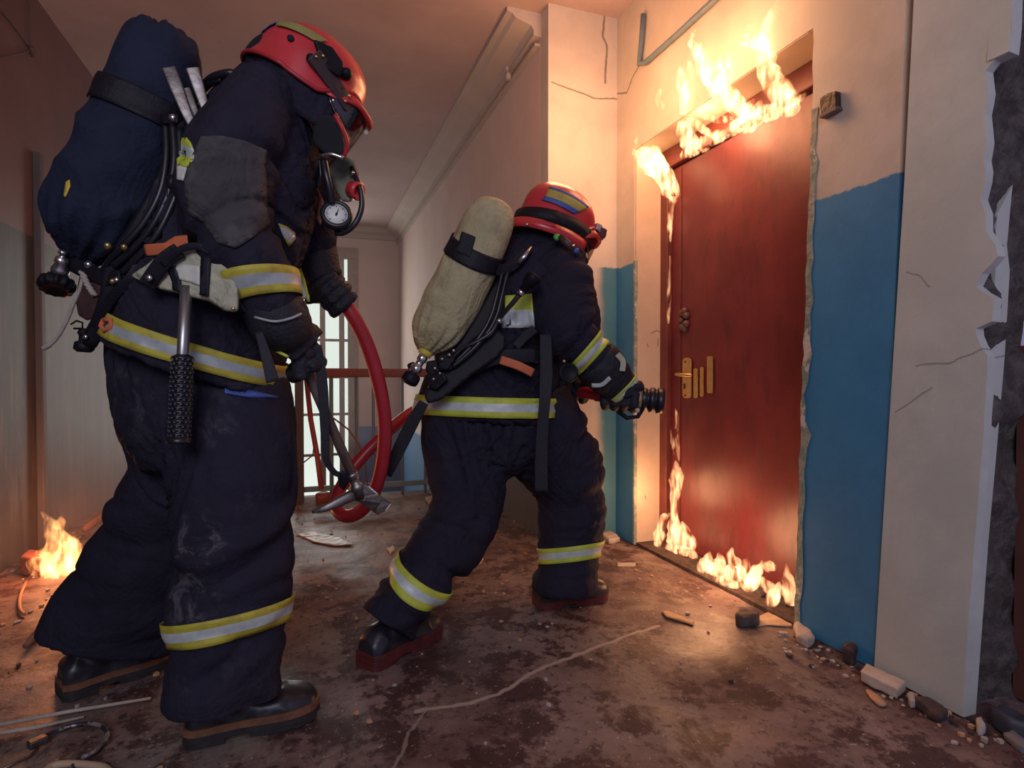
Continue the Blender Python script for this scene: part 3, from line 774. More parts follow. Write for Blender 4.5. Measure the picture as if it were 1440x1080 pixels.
M_KHAKI = cloth('khaki_canvas', (.40, .40, .28), (.48, .47, .35), (.27, .26, .18), 8, (.5, .7), .6, .5)
M_KHAKI2 = cloth('khaki_bottle_cover', (.40, .36, .20), (.49, .44, .26), (.25, .22, .13), 8, (.45, .68), .65, .5)
M_RED = mat('red_helmet_shell', (.60, .045, .055), .28, col2=(.50, .034, .042), scale=9, spec=.5)
M_REDD = mat('red_rubber_trim', (.40, .022, .028), .45)
M_ORANGE = mat('orange_cloth', (.62, .16, .06), .7, col2=(.50, .12, .05), scale=20)
M_LINING = mat('dark_lining', (.010, .009, .014), .9)
M_OLIVE = mat('olive_tape', (.30, .29, .085), .6, col2=(.24, .225, .07), scale=22)
M_BLUET = mat('blue_tape', (.05, .10, .36), .5, col2=(.04, .075, .27), scale=20)
M_WHITE = mat('white_cloth', (.66, .66, .58), .7, col2=(.52, .52, .46), scale=18)
def glass(name, tint, a=.16):
    m = bpy.data.materials.new(name); m.use_nodes = True; nt = m.node_tree
    t = nt.nodes.new('ShaderNodeBsdfTransparent'); t.inputs[0].default_value = (*tint, 1)
    g = nt.nodes.new('ShaderNodeBsdfGlossy'); g.inputs['Roughness'].default_value = .08
    x = nt.nodes.new('ShaderNodeMixShader'); x.inputs[0].default_value = a
    nt.links.new(t.outputs[0], x.inputs[1]); nt.links.new(g.outputs[0], x.inputs[2]); nt.links.new(x.outputs[0], nt.nodes['Material Output'].inputs[0])
    return m
M_VISOR = glass('clear_visor', (.78, .74, .74), .12)

# ---- boots: heel and toe on the floor, shaft going up
def boot(parent, heel, toe, mats, width=.105, shaft_h=.24, lean=None, pitch=0.0, name='boot'):
    leather, sole_m, welt_m = mats
    heel, toe = Vector(heel), Vector(toe)
    ax = toe - heel; Lg = ax.length; ax.normalize(); side = ax.cross(Vector((0, 0, 1))).normalized(); upv = side.cross(ax).normalized()
    lean = Vector(lean) if lean is not None else Vector((0, 0, 1))
    S = [(-.02, .62, .085), (.02, .82, .10), (.10, .90, .115), (.25, .86, .12), (.40, .86, .11), (.55, .96, .095), (.70, 1.04, .088), (.85, .98, .080), (.95, .78, .070), (1.0, .50, .055), (1.015, .25, .045)]
    S = cr(S, 3); R = []
    for t, wd, h in S:
        c = heel + ax * (t * Lg); wv = wd * width / 2
        R.append([c + side * (math.copysign(abs(math.cos(q)) ** .75, math.cos(q)) * wv) + upv * (.028 + (h - .028) * max(0, math.sin(q)) ** .8 if math.sin(q) > 0 else .028 + .008 * math.sin(q)) for q in [2 * PI * j / 28 for j in range(28)]])
    mb = MB(); mb.rings(R)
    an = heel + ax * (.30 * Lg) + upv * .07
    R = []
    b_ank = an.copy()
    for t, r1, r2 in ((0, .060, .050), (.3, .064, .052), (.6, .066, .056), (1, .068, .060)):
        c = an + lean * (shaft_h * t)
        R.append([c + ax * math.cos(q) * r1 + side * math.sin(q) * r2 for q in [2 * PI * j / 24 for j in range(24)]])
    mb.rings(R)
    me = remesh(mb, .006, 4)
    co, no = co_of(me), no_of(me)
    d = np.array([.0035 * (1 - 2.4 * abs(noise.noise(Vector(p) * 22))) * (1 if (Vector(p) - heel).dot(ax) < .75 * Lg else .3) for p in co])
    me.vertices.foreach_set('co', (co + no * d[:, None]).astype(np.float32).ravel())
    me.materials.append(leather); b = obj_me(name, me, parent)
    def foot(t0, t1, grow, z0, z1, nm, m, par):
        T = np.linspace(t0, t1, 26); out = []
        for t in T:
            wd = np.interp(t, [s[0] for s in S], [s[1] for s in S]) * width / 2 + grow
            out.append((t, wd))
        pl = [heel + ax * (t * Lg) + side * wd for t, wd in out] + [heel + ax * (t * Lg) - side * wd for t, wd in out[::-1]]
        mb = MB(); mb.prism([p + upv * z0 for p in pl], upv * (z1 - z0)); return obj(nm, mb, m, par, False, .003)
    mb_ = foot(-.035, 1.03, .004, .012, .029, 'sole', sole_m, b)
    foot(-.03, 1.028, .0065, .029, .047, 'welt', welt_m, b)
    foot(-.035, .27, .003, -.002, .014, 'heel_block', sole_m, b)
    foot(.46, 1.0, .001, .000, .014, 'tread', sole_m, b)
    return b_ank

# ---- a gloved fist round a shaft
def fist(parent, C, A, W, r, mat_, wrist, gauntlet=.055, name='glove', s=1.0):
    C = Vector(C); A = Vector(A).normalized(); W = Vector(W); W = (W - A * W.dot(A)).normalized(); B = A.cross(W).normalized()
    if B.dot(C - CAM) > 0: B = -B                       # knuckles on the side that faces the room
    mb = MB(); fr = .0125 * s; R0 = r + fr
    def on(phi, o, rr=R0): a = math.radians(phi); return C + A * o + (W * math.cos(a) + B * math.sin(a)) * rr
    lens = (225, 240, 235, 215)
    for i, o in enumerate((.039, .013, -.013, -.039)):
        o *= s; e = lens[i]
        pts = [on(20, o, R0 + .012 * s), on(70, o, R0 + .010 * s), on(110, o, R0 + .003), on(150, o), on(185, o), on(e, o, R0 * .98)]
        mb.tube(pts, [fr * 1.1, fr * 1.18, fr * 1.08, fr * 1.02, fr * .95, fr * .8], 10)
    # palm with the back of the hand
    pal = []
    wr = Vector(wrist)
    for t, hw, th in ((0, .034, .026), (.35, .042, .024), (.7, .047, .022), (1, .046, .018)):
        c = wr.lerp(on(45, 0, R0 + .010 * s), t); ax = (on(45, 0, R0) - wr).normalized(); n1 = (A - ax * A.dot(ax)).normalized(); n2 = ax.cross(n1)
        pal.append([c + n1 * math.cos(q) * hw * s + n2 * math.sin(q) * th * s for q in [2 * PI * j / 18 for j in range(18)]])
    mb.rings(pal)
    # thumb leaves the side of the palm and closes over the fingers
    tb = wr.lerp(on(20, 0), .45) + A * .036 * s
    mb.tube([tb, on(-15, .050 * s, R0 + .010), on(-55, .048 * s, R0 + .006), on(-95, .040 * s, R0 + .006), on(-125, .030 * s, R0 + .008)], [.018 * s, .016 * s, .0145 * s, .0135 * s, .010 * s], 10)
    me = remesh(mb, .0042, 3)
    co, no = co_of(me), no_of(me)
    d = np.array([.0018 * (1 - 2.2 * abs(noise.noise(Vector(p) * 42))) for p in co])
    me.vertices.foreach_set('co', (co + no * d[:, None]).astype(np.float32).ravel())
    me.materials.append(mat_); return obj_me(name, me, parent)

# ---- continuous body under the clothing, head with face
def body(parent, name, tubes, headM, skin):
    mb = MB()
    for pts, rad in tubes: mb.tube(pts, rad, 16)
    H = lambda x, y, z: headM @ Vector((x, y, z))
    def ell(c, r, n=14):
        R = []
        for i in range(1, n):
            a = PI * i / n - PI / 2
            R.append([H(c[0] + r[0] * math.cos(a) * math.cos(q), c[1] + r[1] * math.cos(a) * math.sin(q), c[2] + r[2] * math.sin(a)) for q in [2 * PI * j / 20 for j in range(20)]])
        mb.rings(R)
    ell((.0, 0, 0), (.092, .075, .085)); ell((.03, 0, -.085), (.062, .056, .055))           # skull, jaw
    ell((.098, 0, -.055), (.016, .014, .020)); ell((.094, 0, -.035), (.010, .009, .028))      # nose
    for s in (-1, 1):
        ell((.0, .078 * s, -.045), (.020, .010, .030)); ell((.082, .032 * s, -.018), (.014, .016, .009)); ell((.072, .038 * s, -.055), (.022, .02, .018))  # ears, brows, cheeks
    ell((.088, 0, -.092), (.010, .024, .006)); ell((.086, 0, -.104), (.010, .020, .006))      # lips
    me = remesh(mb, .007, 2); me.materials.append(skin)
    return obj_me(name, me, parent)

# ---- helmets: local frame x forward, y left, z up
def frame(px, py, Z, fwd):
    """fwd given as (image right, image up, away from camera)"""
    f = (RT * fwd[0] + UP * fwd[1] + FW * fwd[2]).normalized()
    u = Vector((0, 0, 1)); u = (u - f * u.dot(f)).normalized(); return f, u
def helmet(parent, O, fvec, upv, rim_side, rim_back, style):
    f = Vector(fvec).normalized(); u = Vector(upv); u = (u - f * u.dot(f)).normalized(); l = u.cross(f)
    Mx = Matrix((f, l, u)).transposed().to_4x4(); Mx.translation = Vector(O)
    T = lambda x, y, z: Mx @ Vector((x, y, z))
    a_f, a_b, b_, h = .150, .136, .118, .112
    def rimz(th):                                     # th = 0 in front, PI at the back
        c = math.cos(th); t = .5 - .5 * c
        front = -.004; z = front + (rim_side - front) * min(1, max(0, (t - .10) / .25)) ** 1.3
        if t > .5: z = rim_side + (rim_back - rim_side) * ((t - .5) / .5)
        return z
    def surf(th, v, k=1.0):
        """v 0 at the rim, 1 at the top"""
        ax = a_f if math.cos(th) > 0 else a_b
        z0 = rimz(th)
        if v < .3:
            t = v / .3; z = z0 * (1 - t); s = 1.0 + .02 * (1 - t) + (.09 * (1 - t) ** 2 if math.cos(th) < -.3 else 0)
        else:
            t = (v - .3) / .7; a = t * PI / 2; z = h * math.sin(a) ** 1.0; s = max(.0005, math.cos(a)) ** .85
        x, y = ax * math.cos(th) * s, b_ * math.sin(th) * s
        ridge = .007 * max(0, 1 - (y / .034) ** 4) * max(0, min(1, (z + .01) / .03)) if abs(y) < .034 else 0
        return T(x * k, y * k, (z + ridge) * k)
    def side_y(x, z):
        ax = a_f if x > 0 else a_b
        s = 1.0 if z <= 0 else math.cos(math.asin(min(.999, z / h))) ** .85
        return b_ * math.sqrt(max(.001, s * s - (x / ax) ** 2))
    n = 72; V = [0, .05, .1, .2, .3, .4, .5, .6, .7, .78, .86, .92, .97, 1.0]
    mb = MB()
    mb.rings([[surf(2 * PI * j / n, v) for j in range(n)] for v in V], False)
    mb.rings([[surf(2 * PI * j / n, v, .955) for j in range(n)] for v in V], False, 1)
    mb.rings([[surf(2 * PI * j / n, 0) for j in range(n)], [surf(2 * PI * j / n, 0, .955) for j in range(n)]], False)
    hel = obj('helmet', mb, [M_RED, M_LINING], parent, True)
    mb = MB(); rp = [surf(2 * PI * j / n, .01) for j in range(n)]
    mb.tube(rp + [rp[0], rp[1]], .0055, 8, cap=False); obj('rim', mb, M_REDD, hel)
    def side_patch(nm, quad, m, off=.0025, th=.002, s=-1, nu=14, nv=6):
        """quad corners (x, z): patch that follows the shell on the right side"""
        mb = MB()
        for j in range(nv + 1):
            for i in range(nu + 1):
                p, t = i / nu, j / nv
                x = (quad[0][0] * (1 - p) + quad[1][0] * p) * (1 - t) + (quad[3][0] * (1 - p) + quad[2][0] * p) * t
                z = (quad[0][1] * (1 - p) + quad[1][1] * p) * (1 - t) + (quad[3][1] * (1 - p) + quad[2][1] * p) * t
                y = side_y(x, z) + off + .0035
                mb.v.append(T(x * (1 + off * 6), s * y, z))
        for j in range(nv):
            for i in range(nu): mb.f.append([j * (nu + 1) + i, j * (nu + 1) + i + 1, (j + 1) * (nu + 1) + i + 1, (j + 1) * (nu + 1) + i]); mb.m.append(0)
        return solid(obj(nm, mb, m, hel), th, 0)
    # peak over the brow and the clear visor under it
    mb = MB(); R = []
    for k in range(25):
        th = math.radians(-68 + 136 * k / 24); e = math.cos(math.radians(-68 + 136 * k / 24) * 1.3) ** .6 if abs(k - 12) < 12 else 0
        p0 = surf(th, .02); d = Vector((math.cos(th), math.sin(th), 0))
        o1 = T(a_f * math.cos(th) + .045 * e, b_ * math.sin(th) * (1 + .10 * e), rimz(th) - .022 * e - .002)
        o2 = T(a_f * math.cos(th) + .040 * e, b_ * math.sin(th) * (1 + .08 * e), rimz(th) - .034 * e - .004)
        p2 = T(.95 * a_f * math.cos(th), .95 * b_ * math.sin(th), rimz(th) - .012 * e)
        R.append([p0, o1, o2, p2])
    mb.rings(R); obj('peak', mb, M_RED, hel)
    mb = MB(); R = []
    for k in range(25):
        th = math.radians(-62 + 124 * k / 24); row = []
        e = math.cos(math.radians(-62 + 124 * k / 24) * 1.3) ** .5
        for j in range(6):
            t = j / 5; row.append(T((a_f + .028) * math.cos(th) - .012 * t * t, (b_ + .004) * math.sin(th), -.022 - (.098 * e) * t))
        R.append(row)
    mb.rings(R, False, 0, False); vis = obj('visor', mb, M_VISOR, hel); solid(vis, .002, 0)
    mb = MB(); mb.tube([r[-1] for r in R], .0022, 6); obj('visor_edge', mb, glass('visor_edge', (.5, .42, .42), .3), vis)
    return hel, T, side_patch, side_y, surf, Mx

def bolt(mb, c, ax, r=.006, h=.006): mb.lathe(c, ax, [(0, r), (h * .6, r), (h, r * .5)], 10)

# ============================ first firefighter, near, with pickaxe and hose
ff1 = empty('person', tuple(fl(300, 985)), 'firefighter standing nearest, seen from behind, red helmet, dark uniform, holding pickaxe and hose', 'person', 'firefighters')
legR = limb([(305, 470, 1.56, 78, .12), (310, 520, 1.56, 84, .125), (324, 600, 1.53, 86, .13), (331, 700, 1.50, 81, .125), (327, 800, 1.48, 80, .12), (322, 870, 1.475, 79, .115), (319, 930, 1.47, 79, .112), (316, 965, 1.46, 80, .112), (315, 984, 1.46, 80, .112)])
legL = limb([(240, 455, 1.63, 72, .14), (240, 520, 1.63, 74, .14), (248, 580, 1.64, 74, .13), (264, 640, 1.66, 70, .125), (258, 685, 1.68, 72, .12), (229, 750, 1.70, 79, .12), (194, 820, 1.71, 84, .12), (166, 866, 1.71, 86, .12), (153, 902, 1.71, 90, .12)])
hips = limb([(276, 430, 1.58, 92, .14), (276, 480, 1.58, 102, .15), (278, 540, 1.58, 104, .155), (282, 610, 1.58, 96, .15), (280, 660, 1.58, 70, .10)])
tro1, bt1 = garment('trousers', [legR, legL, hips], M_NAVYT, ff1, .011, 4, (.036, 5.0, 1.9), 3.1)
torso = limb([(274, 516, 1.56, 113, .205), (277, 508, 1.56, 114, .205), (280, 494, 1.56, 114, .205), (286, 440, 1.56, 104, .20), (302, 370, 1.56, 104, .195), (336, 290, 1.56, 99, .20), (360, 210, 1.56, 84, .20), (374, 160, 1.55, 68, .175), (386, 125, 1.54, 50, .14), (394, 104, 1.53, 42, .11)], ex=2.5)
armR = limb([(374, 126, 1.48, 38, .09), (360, 158, 1.43, 52, .10), (340, 200, 1.39, 57, .10), (322, 245, 1.37, 62, .10), (318, 290, 1.36, 60, .095), (332, 335, 1.36, 56, .09), (352, 372, 1.37, 49, .085), (374, 405, 1.39, 43, .075), (390, 436, 1.40, 40, .07), (398, 456, 1.41, 39, .068)])
armL = limb([(405, 150, 1.66, 40, .09), (425, 210, 1.70, 44, .09), (436, 270, 1.73, 42, .085), (440, 320, 1.75, 34, .075), (444, 355, 1.76, 30, .065), (450, 385, 1.77, 27, .06)])
jac1, bj1 = garment('jacket', [torso, armR, armL], M_NAVY, ff1, .010, 4, (.022, 7, 2.6), 1.7)
collar = limb([(378, 112, 1.53, 44, .105), (398, 96, 1.52, 46, .105), (420, 112, 1.53, 40, .095), (440, 150, 1.55, 36, .085)])
mb = MB(); mb.rings(collar['R']); me = remesh(mb, .009, 4); me.materials.append(M_NAVY); obj_me('hood', me, jac1)
def V2(p, q, Z): return P(p[0], p[1], Z) - P(q[0], q[1], Z)
# reflective strips
band('reflective_stripe', bj1, P(279, 489, 1.56), V2((97, -268), (0, 12), 1.5), .056, jac1, [M_YEL, M_SIL], reach=.36, off=.008)
band('reflective_stripe', bj1, P(376, 404, 1.39), V2((-10, -50), (0, 0), 1.4), .062, jac1, [M_YEL, M_SIL], reach=.14, clamp=1.3, off=.008)
patch('reflective_patch', [(250, 196), (262, 193), (268, 200), (274, 214), (273, 225), (262, 236), (249, 232)], bj1, jac1, [M_YELB, M_SILB], pick=lambda x, y: 1 if 205 < y + (262 - x) * .35 < 220 else 0, step=4)
patch('reflective_patch', [(249, 232), (263, 236), (258, 254), (249, 253)], bj1, jac1, [M_WHITE], step=4)
patch('elbow_patch', [(283, 192), (312, 191), (345, 198), (375, 211), (375, 228), (371, 231), (374, 240), (376, 300), (380, 314), (352, 336), (331, 349), (306, 341), (285, 312), (264, 300), (259, 255), (268, 225)], bj1, jac1, M_PATCH, step=6)
band('reflective_stripe', bt1, P(322, 872, 1.475), V2((-15, -100), (0, 0), 1.5) + FW * .02, .060, tro1, [M_YEL, M_SILB], reach=.22, off=.008)
patch('pocket_lining', [(316, 541), (350, 548), (394, 559), (352, 559), (316, 553)], bt1, tro1, [M_BLUET], step=5)
patch('reflective_stripe', [(391, 314), (402, 318), (415, 327), (415, 336), (406, 347), (398, 332)], bj1, jac1, [M_YEL, M_SIL], pick=lambda x, y: 1 if 322 < y + (402 - x) * .5 < 336 else 0, step=4)
# boots
AN1 = boot(ff1, fl(266, 1037), fl(444, 998), (M_BOOT, M_SOLE, M_WELT), .13, .22)
AN2 = boot(ff1, fl(88, 978), fl(236, 928), (M_BOOT, M_SOLE, M_WELT), .125, .20)
# gloves
SH0, SH1 = P(418, 494, 1.50), P(507, 694, 1.60)
axd = (SH1 - SH0).normalized()
gr = fist(ff1, P(420, 491, 1.488), axd, P(390, 446, 1.41) - P(420, 491, 1.488), .018, M_GLOVE, P(402, 458, 1.435), s=1.22)
gaunt = limb([(380, 425, 1.40, 42, .072), (396, 455, 1.41, 42, .072), (406, 470, 1.44, 34, .052)])
mb = MB(); mb.rings(gaunt['R']); me = remesh(mb, .006, 3); wrinkle(me, [gaunt], .005, 26, 10, 4.0); me.materials.append(M_GLOVE); gg = obj_me('gauntlet', me, gr)
hose('cuff_seam', [(358, 446, 1.335), (385, 452, 1.325), (408, 448, 1.345), (424, 441, 1.36)], .003, M_SIL, gr, 5, 6)
hL = (P(487, 428, 1.80) - P(455, 392, 1.77)).normalized()
gl = fist(ff1, P(472, 409, 1.785), -hL, P(446, 380, 1.76) - P(474, 409, 1.78), .024, M_GLOVE, P(450, 388, 1.765), s=1.15)
gaunt = limb([(440, 345, 1.76, 32, .065), (446, 372, 1.765, 31, .062), (456, 394, 1.77, 26, .05)])
mb = MB(); mb.rings(gaunt['R']); me = remesh(mb, .007, 3); me.materials.append(M_GLOVE); obj_me('gauntlet', me, gl)
# lining strip of the left sleeve
ribbon('reflective_stripe', [(416, 378, 1.66), (421, 398, 1.66), (430, 420, 1.66)], 6, .004, M_SIL, jac1)
ribbon('reflective_stripe', [(421, 378, 1.658), (428, 398, 1.658), (434, 424, 1.658)], 2, .004, M_YELB, jac1)
# helmet
F1 = RT * .81 + UP * -.40 + FW * .38
U1 = Vector((0, 0, 1)) + RT * .1
hel1, T1, sp1, sy1, sf1, MX1 = helmet(ff1, P(434, 108, 1.53), F1, U1, -.068, -.052, 1)
sp1('side_stripe', [(-.112, .062), (.012, .060), (-.004, .036), (-.104, .036)], M_OLIVE)
for qd in ([(-.118, .070), (-.110, .070), (-.128, .022), (-.134, .026)], [(-.105, .078), (-.100, .074), (-.118, .038), (-.122, .042)]): sp1('blue_mark', qd, M_BLUET, s=-1, nu=4)
mb = MB(); c = T1(-.06, -sy1(-.06, .012) - .002, .012); bolt(mb, c, T1(-.06, -1, .1) - c, .0085, .005); obj('vent_hole', mb, M_LINING, hel1)
yb = lambda x, z: -(sy1(x, z))
mb = MB()
def sbox(quad, t0, t1):
    p0 = [T1(x, yb(x, z) - t0, z) for x, z in quad]; p1 = [T1(x, yb(x, z) - t1, z) for x, z in quad]
    k = len(quad); mb.add(p0 + p1, [[i, (i + 1) % k, (i + 1) % k + k, i + k] for i in range(k)] + [list(range(k))[::-1], [i + k for i in range(k)]])
sbox([(-.014, .034), (.030, .046), (.066, .030), (.078, .006), (.070, -.010), (.044, -.012), (.012, .004)], 0, .020)
obj('visor_mount', mb, M_BLK, hel1, False, .005)
for x, z, r_, h_ in ((.083, .014, .014, .026), (.0, -.012, .011, .020)):
    mb = MB(); bolt(mb, T1(x, yb(x, z) - .002, z), T1(0, -1, 0) - T1(0, 0, 0), r_, h_); obj('adjuster_knob', mb, M_BLK, hel1)
mb = MB(); sbox([(.010, .016), (.131, -.026), (.121, -.064), (-.004, -.024)], .012, .026)
pl = obj('side_plate', mb, mat('brown_leather_plate', (.040, .022, .022), .55), hel1, False, .003)
for x, z in ((.010, -.008), (.022, .004), (.110, -.030), (.108, -.048)):
    mb = MB(); bolt(mb, T1(x, yb(x, z) - .025, z), T1(0, -1, 0) - T1(0, 0, 0), .0035, .004); o_ = obj('plate_rivet', mb, M_BRASS, hel1)
# dark neck curtain with red piping
mb = MB(); R = []
for k in range(21):
    th = math.radians(40 + 280 * k / 20); row = []
    for j in range(6):
        t = j / 5; p = sf1(th, .0, .93); q = T1(.115 * math.cos(th) + .055, .09 * math.sin(th), -.135)
        row.append(p.lerp(q, t))
    R.append(row)
mb.rings(R, False, 0, False); obj('neck_curtain', mb, M_NAVY2, hel1); solid(COL.objects[-1], .005, 0)
hose('chin_piping', [(471, 162, 1.43), (479, 176, 1.43), (486, 192, 1.44), (488, 206, 1.45), (484, 219, 1.46)], .0055, M_REDD, hel1, 6, 8)
puffy('face_seal', [(440, 160, 1.48), (468, 163, 1.47), (480, 185, 1.47), (485, 205, 1.47), (481, 219, 1.47), (456, 216, 1.48), (440, 200, 1.49)], .05, M_LINING, hel1, .006, 4)
hose('chrome_rim', [(452, 219, 1.44), (466, 217, 1.435), (482, 222, 1.44)], .005, M_CHROME, hel1, 6, 8)
body(ff1, 'body', [
    ([P(266, 540, 1.58), P(275, 440, 1.57), P(320, 300, 1.56), P(365, 180, 1.55), P(385, 130, 1.54), P(402, 112, 1.53), P(424, 112, 1.52)], [.13, .13, .135, .12, .075, .055, .055]),
    ([P(375, 160, 1.53), P(345, 180, 1.42), P(320, 280, 1.37), P(340, 345, 1.37), P(385, 430, 1.40), P(412, 475, 1.46)], [.07, .06, .05, .045, .035, .03]),
    ([P(385, 160, 1.60), P(430, 230, 1.71), P(440, 310, 1.74), P(448, 375, 1.765)], [.07, .05, .04, .03]),
    ([P(300, 530, 1.55), P(330, 700, 1.50), P(318, 940, 1.47), AN1], [.10, .075, .04, .035]),
    ([P(230, 530, 1.62), P(240, 680, 1.68), P(160, 880, 1.72), AN2], [.10, .075, .04, .035])], MX1 @ Matrix.Translation((.01, 0, -.02)), M_SKIN)

# ============================ second firefighter, further off, with the nozzle
ff2 = empty('person', tuple(fl(690, 880)), 'firefighter lunging towards the burning door, red helmet with yellow stripe, aiming hose nozzle', 'person', 'firefighters')
legB = limb([(660, 560, 2.16, 62, .14), (652, 610, 2.15, 60, .14), (655, 655, 2.13, 56, .13), (657, 700, 2.10, 53, .125), (642, 744, 2.06, 50, .12), (613, 785, 2.0, 46, .115), (588, 819, 1.95, 44, .105), (567, 847, 1.91, 45, .105), (552, 869, 1.885, 45, .105), (544, 881, 1.875, 45, .105)])
legF = limb([(740, 565, 2.24, 62, .15), (760, 610, 2.24, 66, .15), (786, 650, 2.26, 60, .14), (802, 690, 2.27, 50, .13), (803, 735, 2.27, 46, .12), (800, 780, 2.26, 43, .115), (797, 800, 2.25, 43, .11), (793, 820, 2.25, 45, .11), (792, 829, 2.25, 45, .11)])
hip2 = limb([(690, 540, 2.2, 88, .17), (690, 580, 2.2, 97, .18), (695, 620, 2.2, 96, .18), (708, 650, 2.2, 78, .16), (716, 668, 2.2, 40, .10)])
tro2, bt2 = garment('trousers', [legB, legF, hip2], M_NAVY2, ff2, .011, 3, (.036, 9, 1.9), 6.2)
torso2 = limb([(686, 590, 2.2, 99, .20), (687, 578, 2.2, 100, .205), (692, 545, 2.2, 93, .20), (705, 490, 2.2, 84, .195), (728, 430, 2.19, 78, .195), (750, 385, 2.18, 66, .18), (764, 355, 2.17, 54, .15), (772, 338, 2.16, 44, .11)])
armR2 = limb([(775, 362, 2.12, 36, .08), (788, 382, 2.07, 44, .09), (790, 412, 2.04, 45, .092), (791, 442, 2.02, 44, .09), (800, 470, 2.02, 41, .085), (816, 490, 2.04, 35, .075), (836, 508, 2.06, 30, .065), (852, 520, 2.08, 28, .06)])
armL2 = limb([(785, 370, 2.30, 34, .08), (805, 420, 2.36, 36, .075), (812, 480, 2.38, 32, .07), (810, 520, 2.36, 26, .06), (806, 545, 2.33, 22, .05)])
jac2, bj2 = garment('jacket', [torso2, armR2, armL2], M_NAVY2, ff2, .010, 3, (.034, 9, 2.3), 9.4)
col2 = limb([(758, 352, 2.15, 44, .10), (770, 330, 2.14, 42, .10), (785, 332, 2.13, 40, .09), (806, 356, 2.14, 30, .08)])
mb = MB(); mb.rings(col2['R']); me = remesh(mb, .009, 4); me.materials.append(M_NAVY2); obj_me('hood', me, jac2)
band('reflective_stripe', bj2, P(688, 570, 2.2), V2((3, -100), (0, 0), 2.2), .070, jac2, [M_YELB, M_SILB], reach=.38, off=.010)
band('reflective_stripe', bj2, P(828, 497, 2.05), V2((50, 44), (0, 0), 2.05), .050, jac2, [M_YELB, M_SILB], reach=.14, clamp=1.3, off=.008)
patch('reflective_patch', [(705, 416), (748, 413), (750, 440), (752, 461), (706, 461), (703, 440)], bj2, jac2, [M_YELB, M_SILB], pick=lambda x, y: 0 if y < 437 else 1, step=5)
patch('reflective_patch', [(683, 424), (696, 419), (690, 440), (679, 459), (676, 457)], bj2, jac2, [M_YELB, M_SILB], pick=lambda x, y: 0 if y < 440 else 1, step=4)
band('reflective_stripe', bt2, P(588, 813, 1.955), V2((30, -42), (0, 0), 2.0), .066, tro2, [M_YELB, M_SILB], reach=.2, off=.006)
band('reflective_stripe', bt2, P(801, 776, 2.26), V2((-7, -60), (0, 0), 2.26) + FW * .035, .056, tro2, [M_YELB, M_SILB], reach=.2, off=.006)
AN3 = boot(ff2, fl(516, 938), fl(612, 888), (M_BOOT, M_WELTR, M_WELTR), .12, .20, (P(600, 800, 1.97) - P(548, 884, 1.89)).normalized())
AN4 = boot(ff2, fl(757, 852), fl(850, 838), (M_BOOT, M_WELTR, M_SOLE), .12, .20)
NZ0, NZ1 = P(832, 553, 2.17), P(933, 563, 2.12)
nzd = (NZ1 - NZ0).normalized()
NC = P(872, 557, 2.148)
gr2 = fist(ff2, NC, nzd, P(852, 522, 2.06) - NC, .024, M_GLOVE, P(862, 532, 2.09), s=1.3)
gaunt = limb([(836, 506, 2.06, 34, .066), (850, 520, 2.07, 34, .064), (866, 538, 2.10, 28, .055), (878, 550, 2.12, 24, .045)])
mb = MB(); mb.rings(gaunt['R']); me = remesh(mb, .007, 3); wrinkle(me, [gaunt], .007, 26, 10, 2.0); bg = bvh_of(me); me.materials.append(M_GLOVE); gg = obj_me('gauntlet', me, gr2)
band('glove_stripe', bg, P(878, 548, 2.12), V2((36, 36), (0, 0), 2.1), .026, gr2, [M_YELB, M_SILB], reach=.12)
ribbon('cuff_strap', [(868, 498, 2.01), (876, 508, 2.01), (875, 522, 2.01)], 4, .006, M_KHAKI, gr2)
ribbon('cuff_strap', [(832, 542, 2.03), (846, 541, 2.02), (858, 531, 2.01)], 3, .006, M_SIL, gr2)
gl2 = fist(ff2, P(806, 548, 2.245), nzd, P(806, 520, 2.36) - P(806, 548, 2.25), .022, M_GLOVE, P(808, 528, 2.33), s=1.1)
F2 = RT * .86 + UP * -.31 + FW * .40
U2 = Vector((0, 0, 1)) + RT * .05
hel2, T2, sp2, sy2, sf2, MX2 = helmet(ff2, P(783, 306, 2.14), F2, U2, -.088, -.090, 2)
T1_, yb_ = T1, yb
M_HYEL = mat('helmet_yellow_tape', (.46, .38, .075), .55, col2=(.36, .30, .06), scale=30)
sp2('side_stripe', [(-.094, .046), (.052, .034), (.024, .004), (-.101, .012)], M_HYEL, .003)
sp2('blue_band', [(-.090, .058), (.061, .043), (.052, .034), (-.094, .046)], M_BLUET, .0035)
sp2('blue_band', [(-.101, .012), (.024, .004), (.004, -.014), (-.108, -.003)], M_BLUET, .0035)
# goggle strap and goggles, headlamp
mb = MB(); R = []
for k in range(73):
    th = 2 * PI * k / 72; c = math.cos(th); z = -.046 if c > 0 else -.046 + .014 * c; ax = a = (.150 if c > 0 else .136)
    fl_ = 1.035 + (.05 if c < -.3 else 0)
    R.append([T2(ax * c * fl_ * s + 0, .118 * math.sin(th) * fl_ * s, z + dz) for s, dz in ((1.0, -.024), (1.035, -.024), (1.035, .020 - .004 * c), (1.0, .020 - .004 * c))])
mb.rings(R, False); obj('lamp_strap', mb, M_STRAP, hel2)
lm = MB(); X = Matrix.Translation((.178, -.012, .012)); lm.box((-.022, -.03, -.018), (.018, .03, .020), 0, MX2 @ X); obj('headlamp', lm, mat('lamp_body', (.10, .03, .03), .4), hel2, False, .006); lo = COL.objects[-1]
mb = MB(); mb.lathe(MX2 @ Vector((.196, -.012, .014)), MX2.to_3x3() @ Vector((1, 0, 0)), [(0, .017), (.006, .018), (.008, .012)], 16); obj('lamp_lens', mb, M_CHROME, hel2)
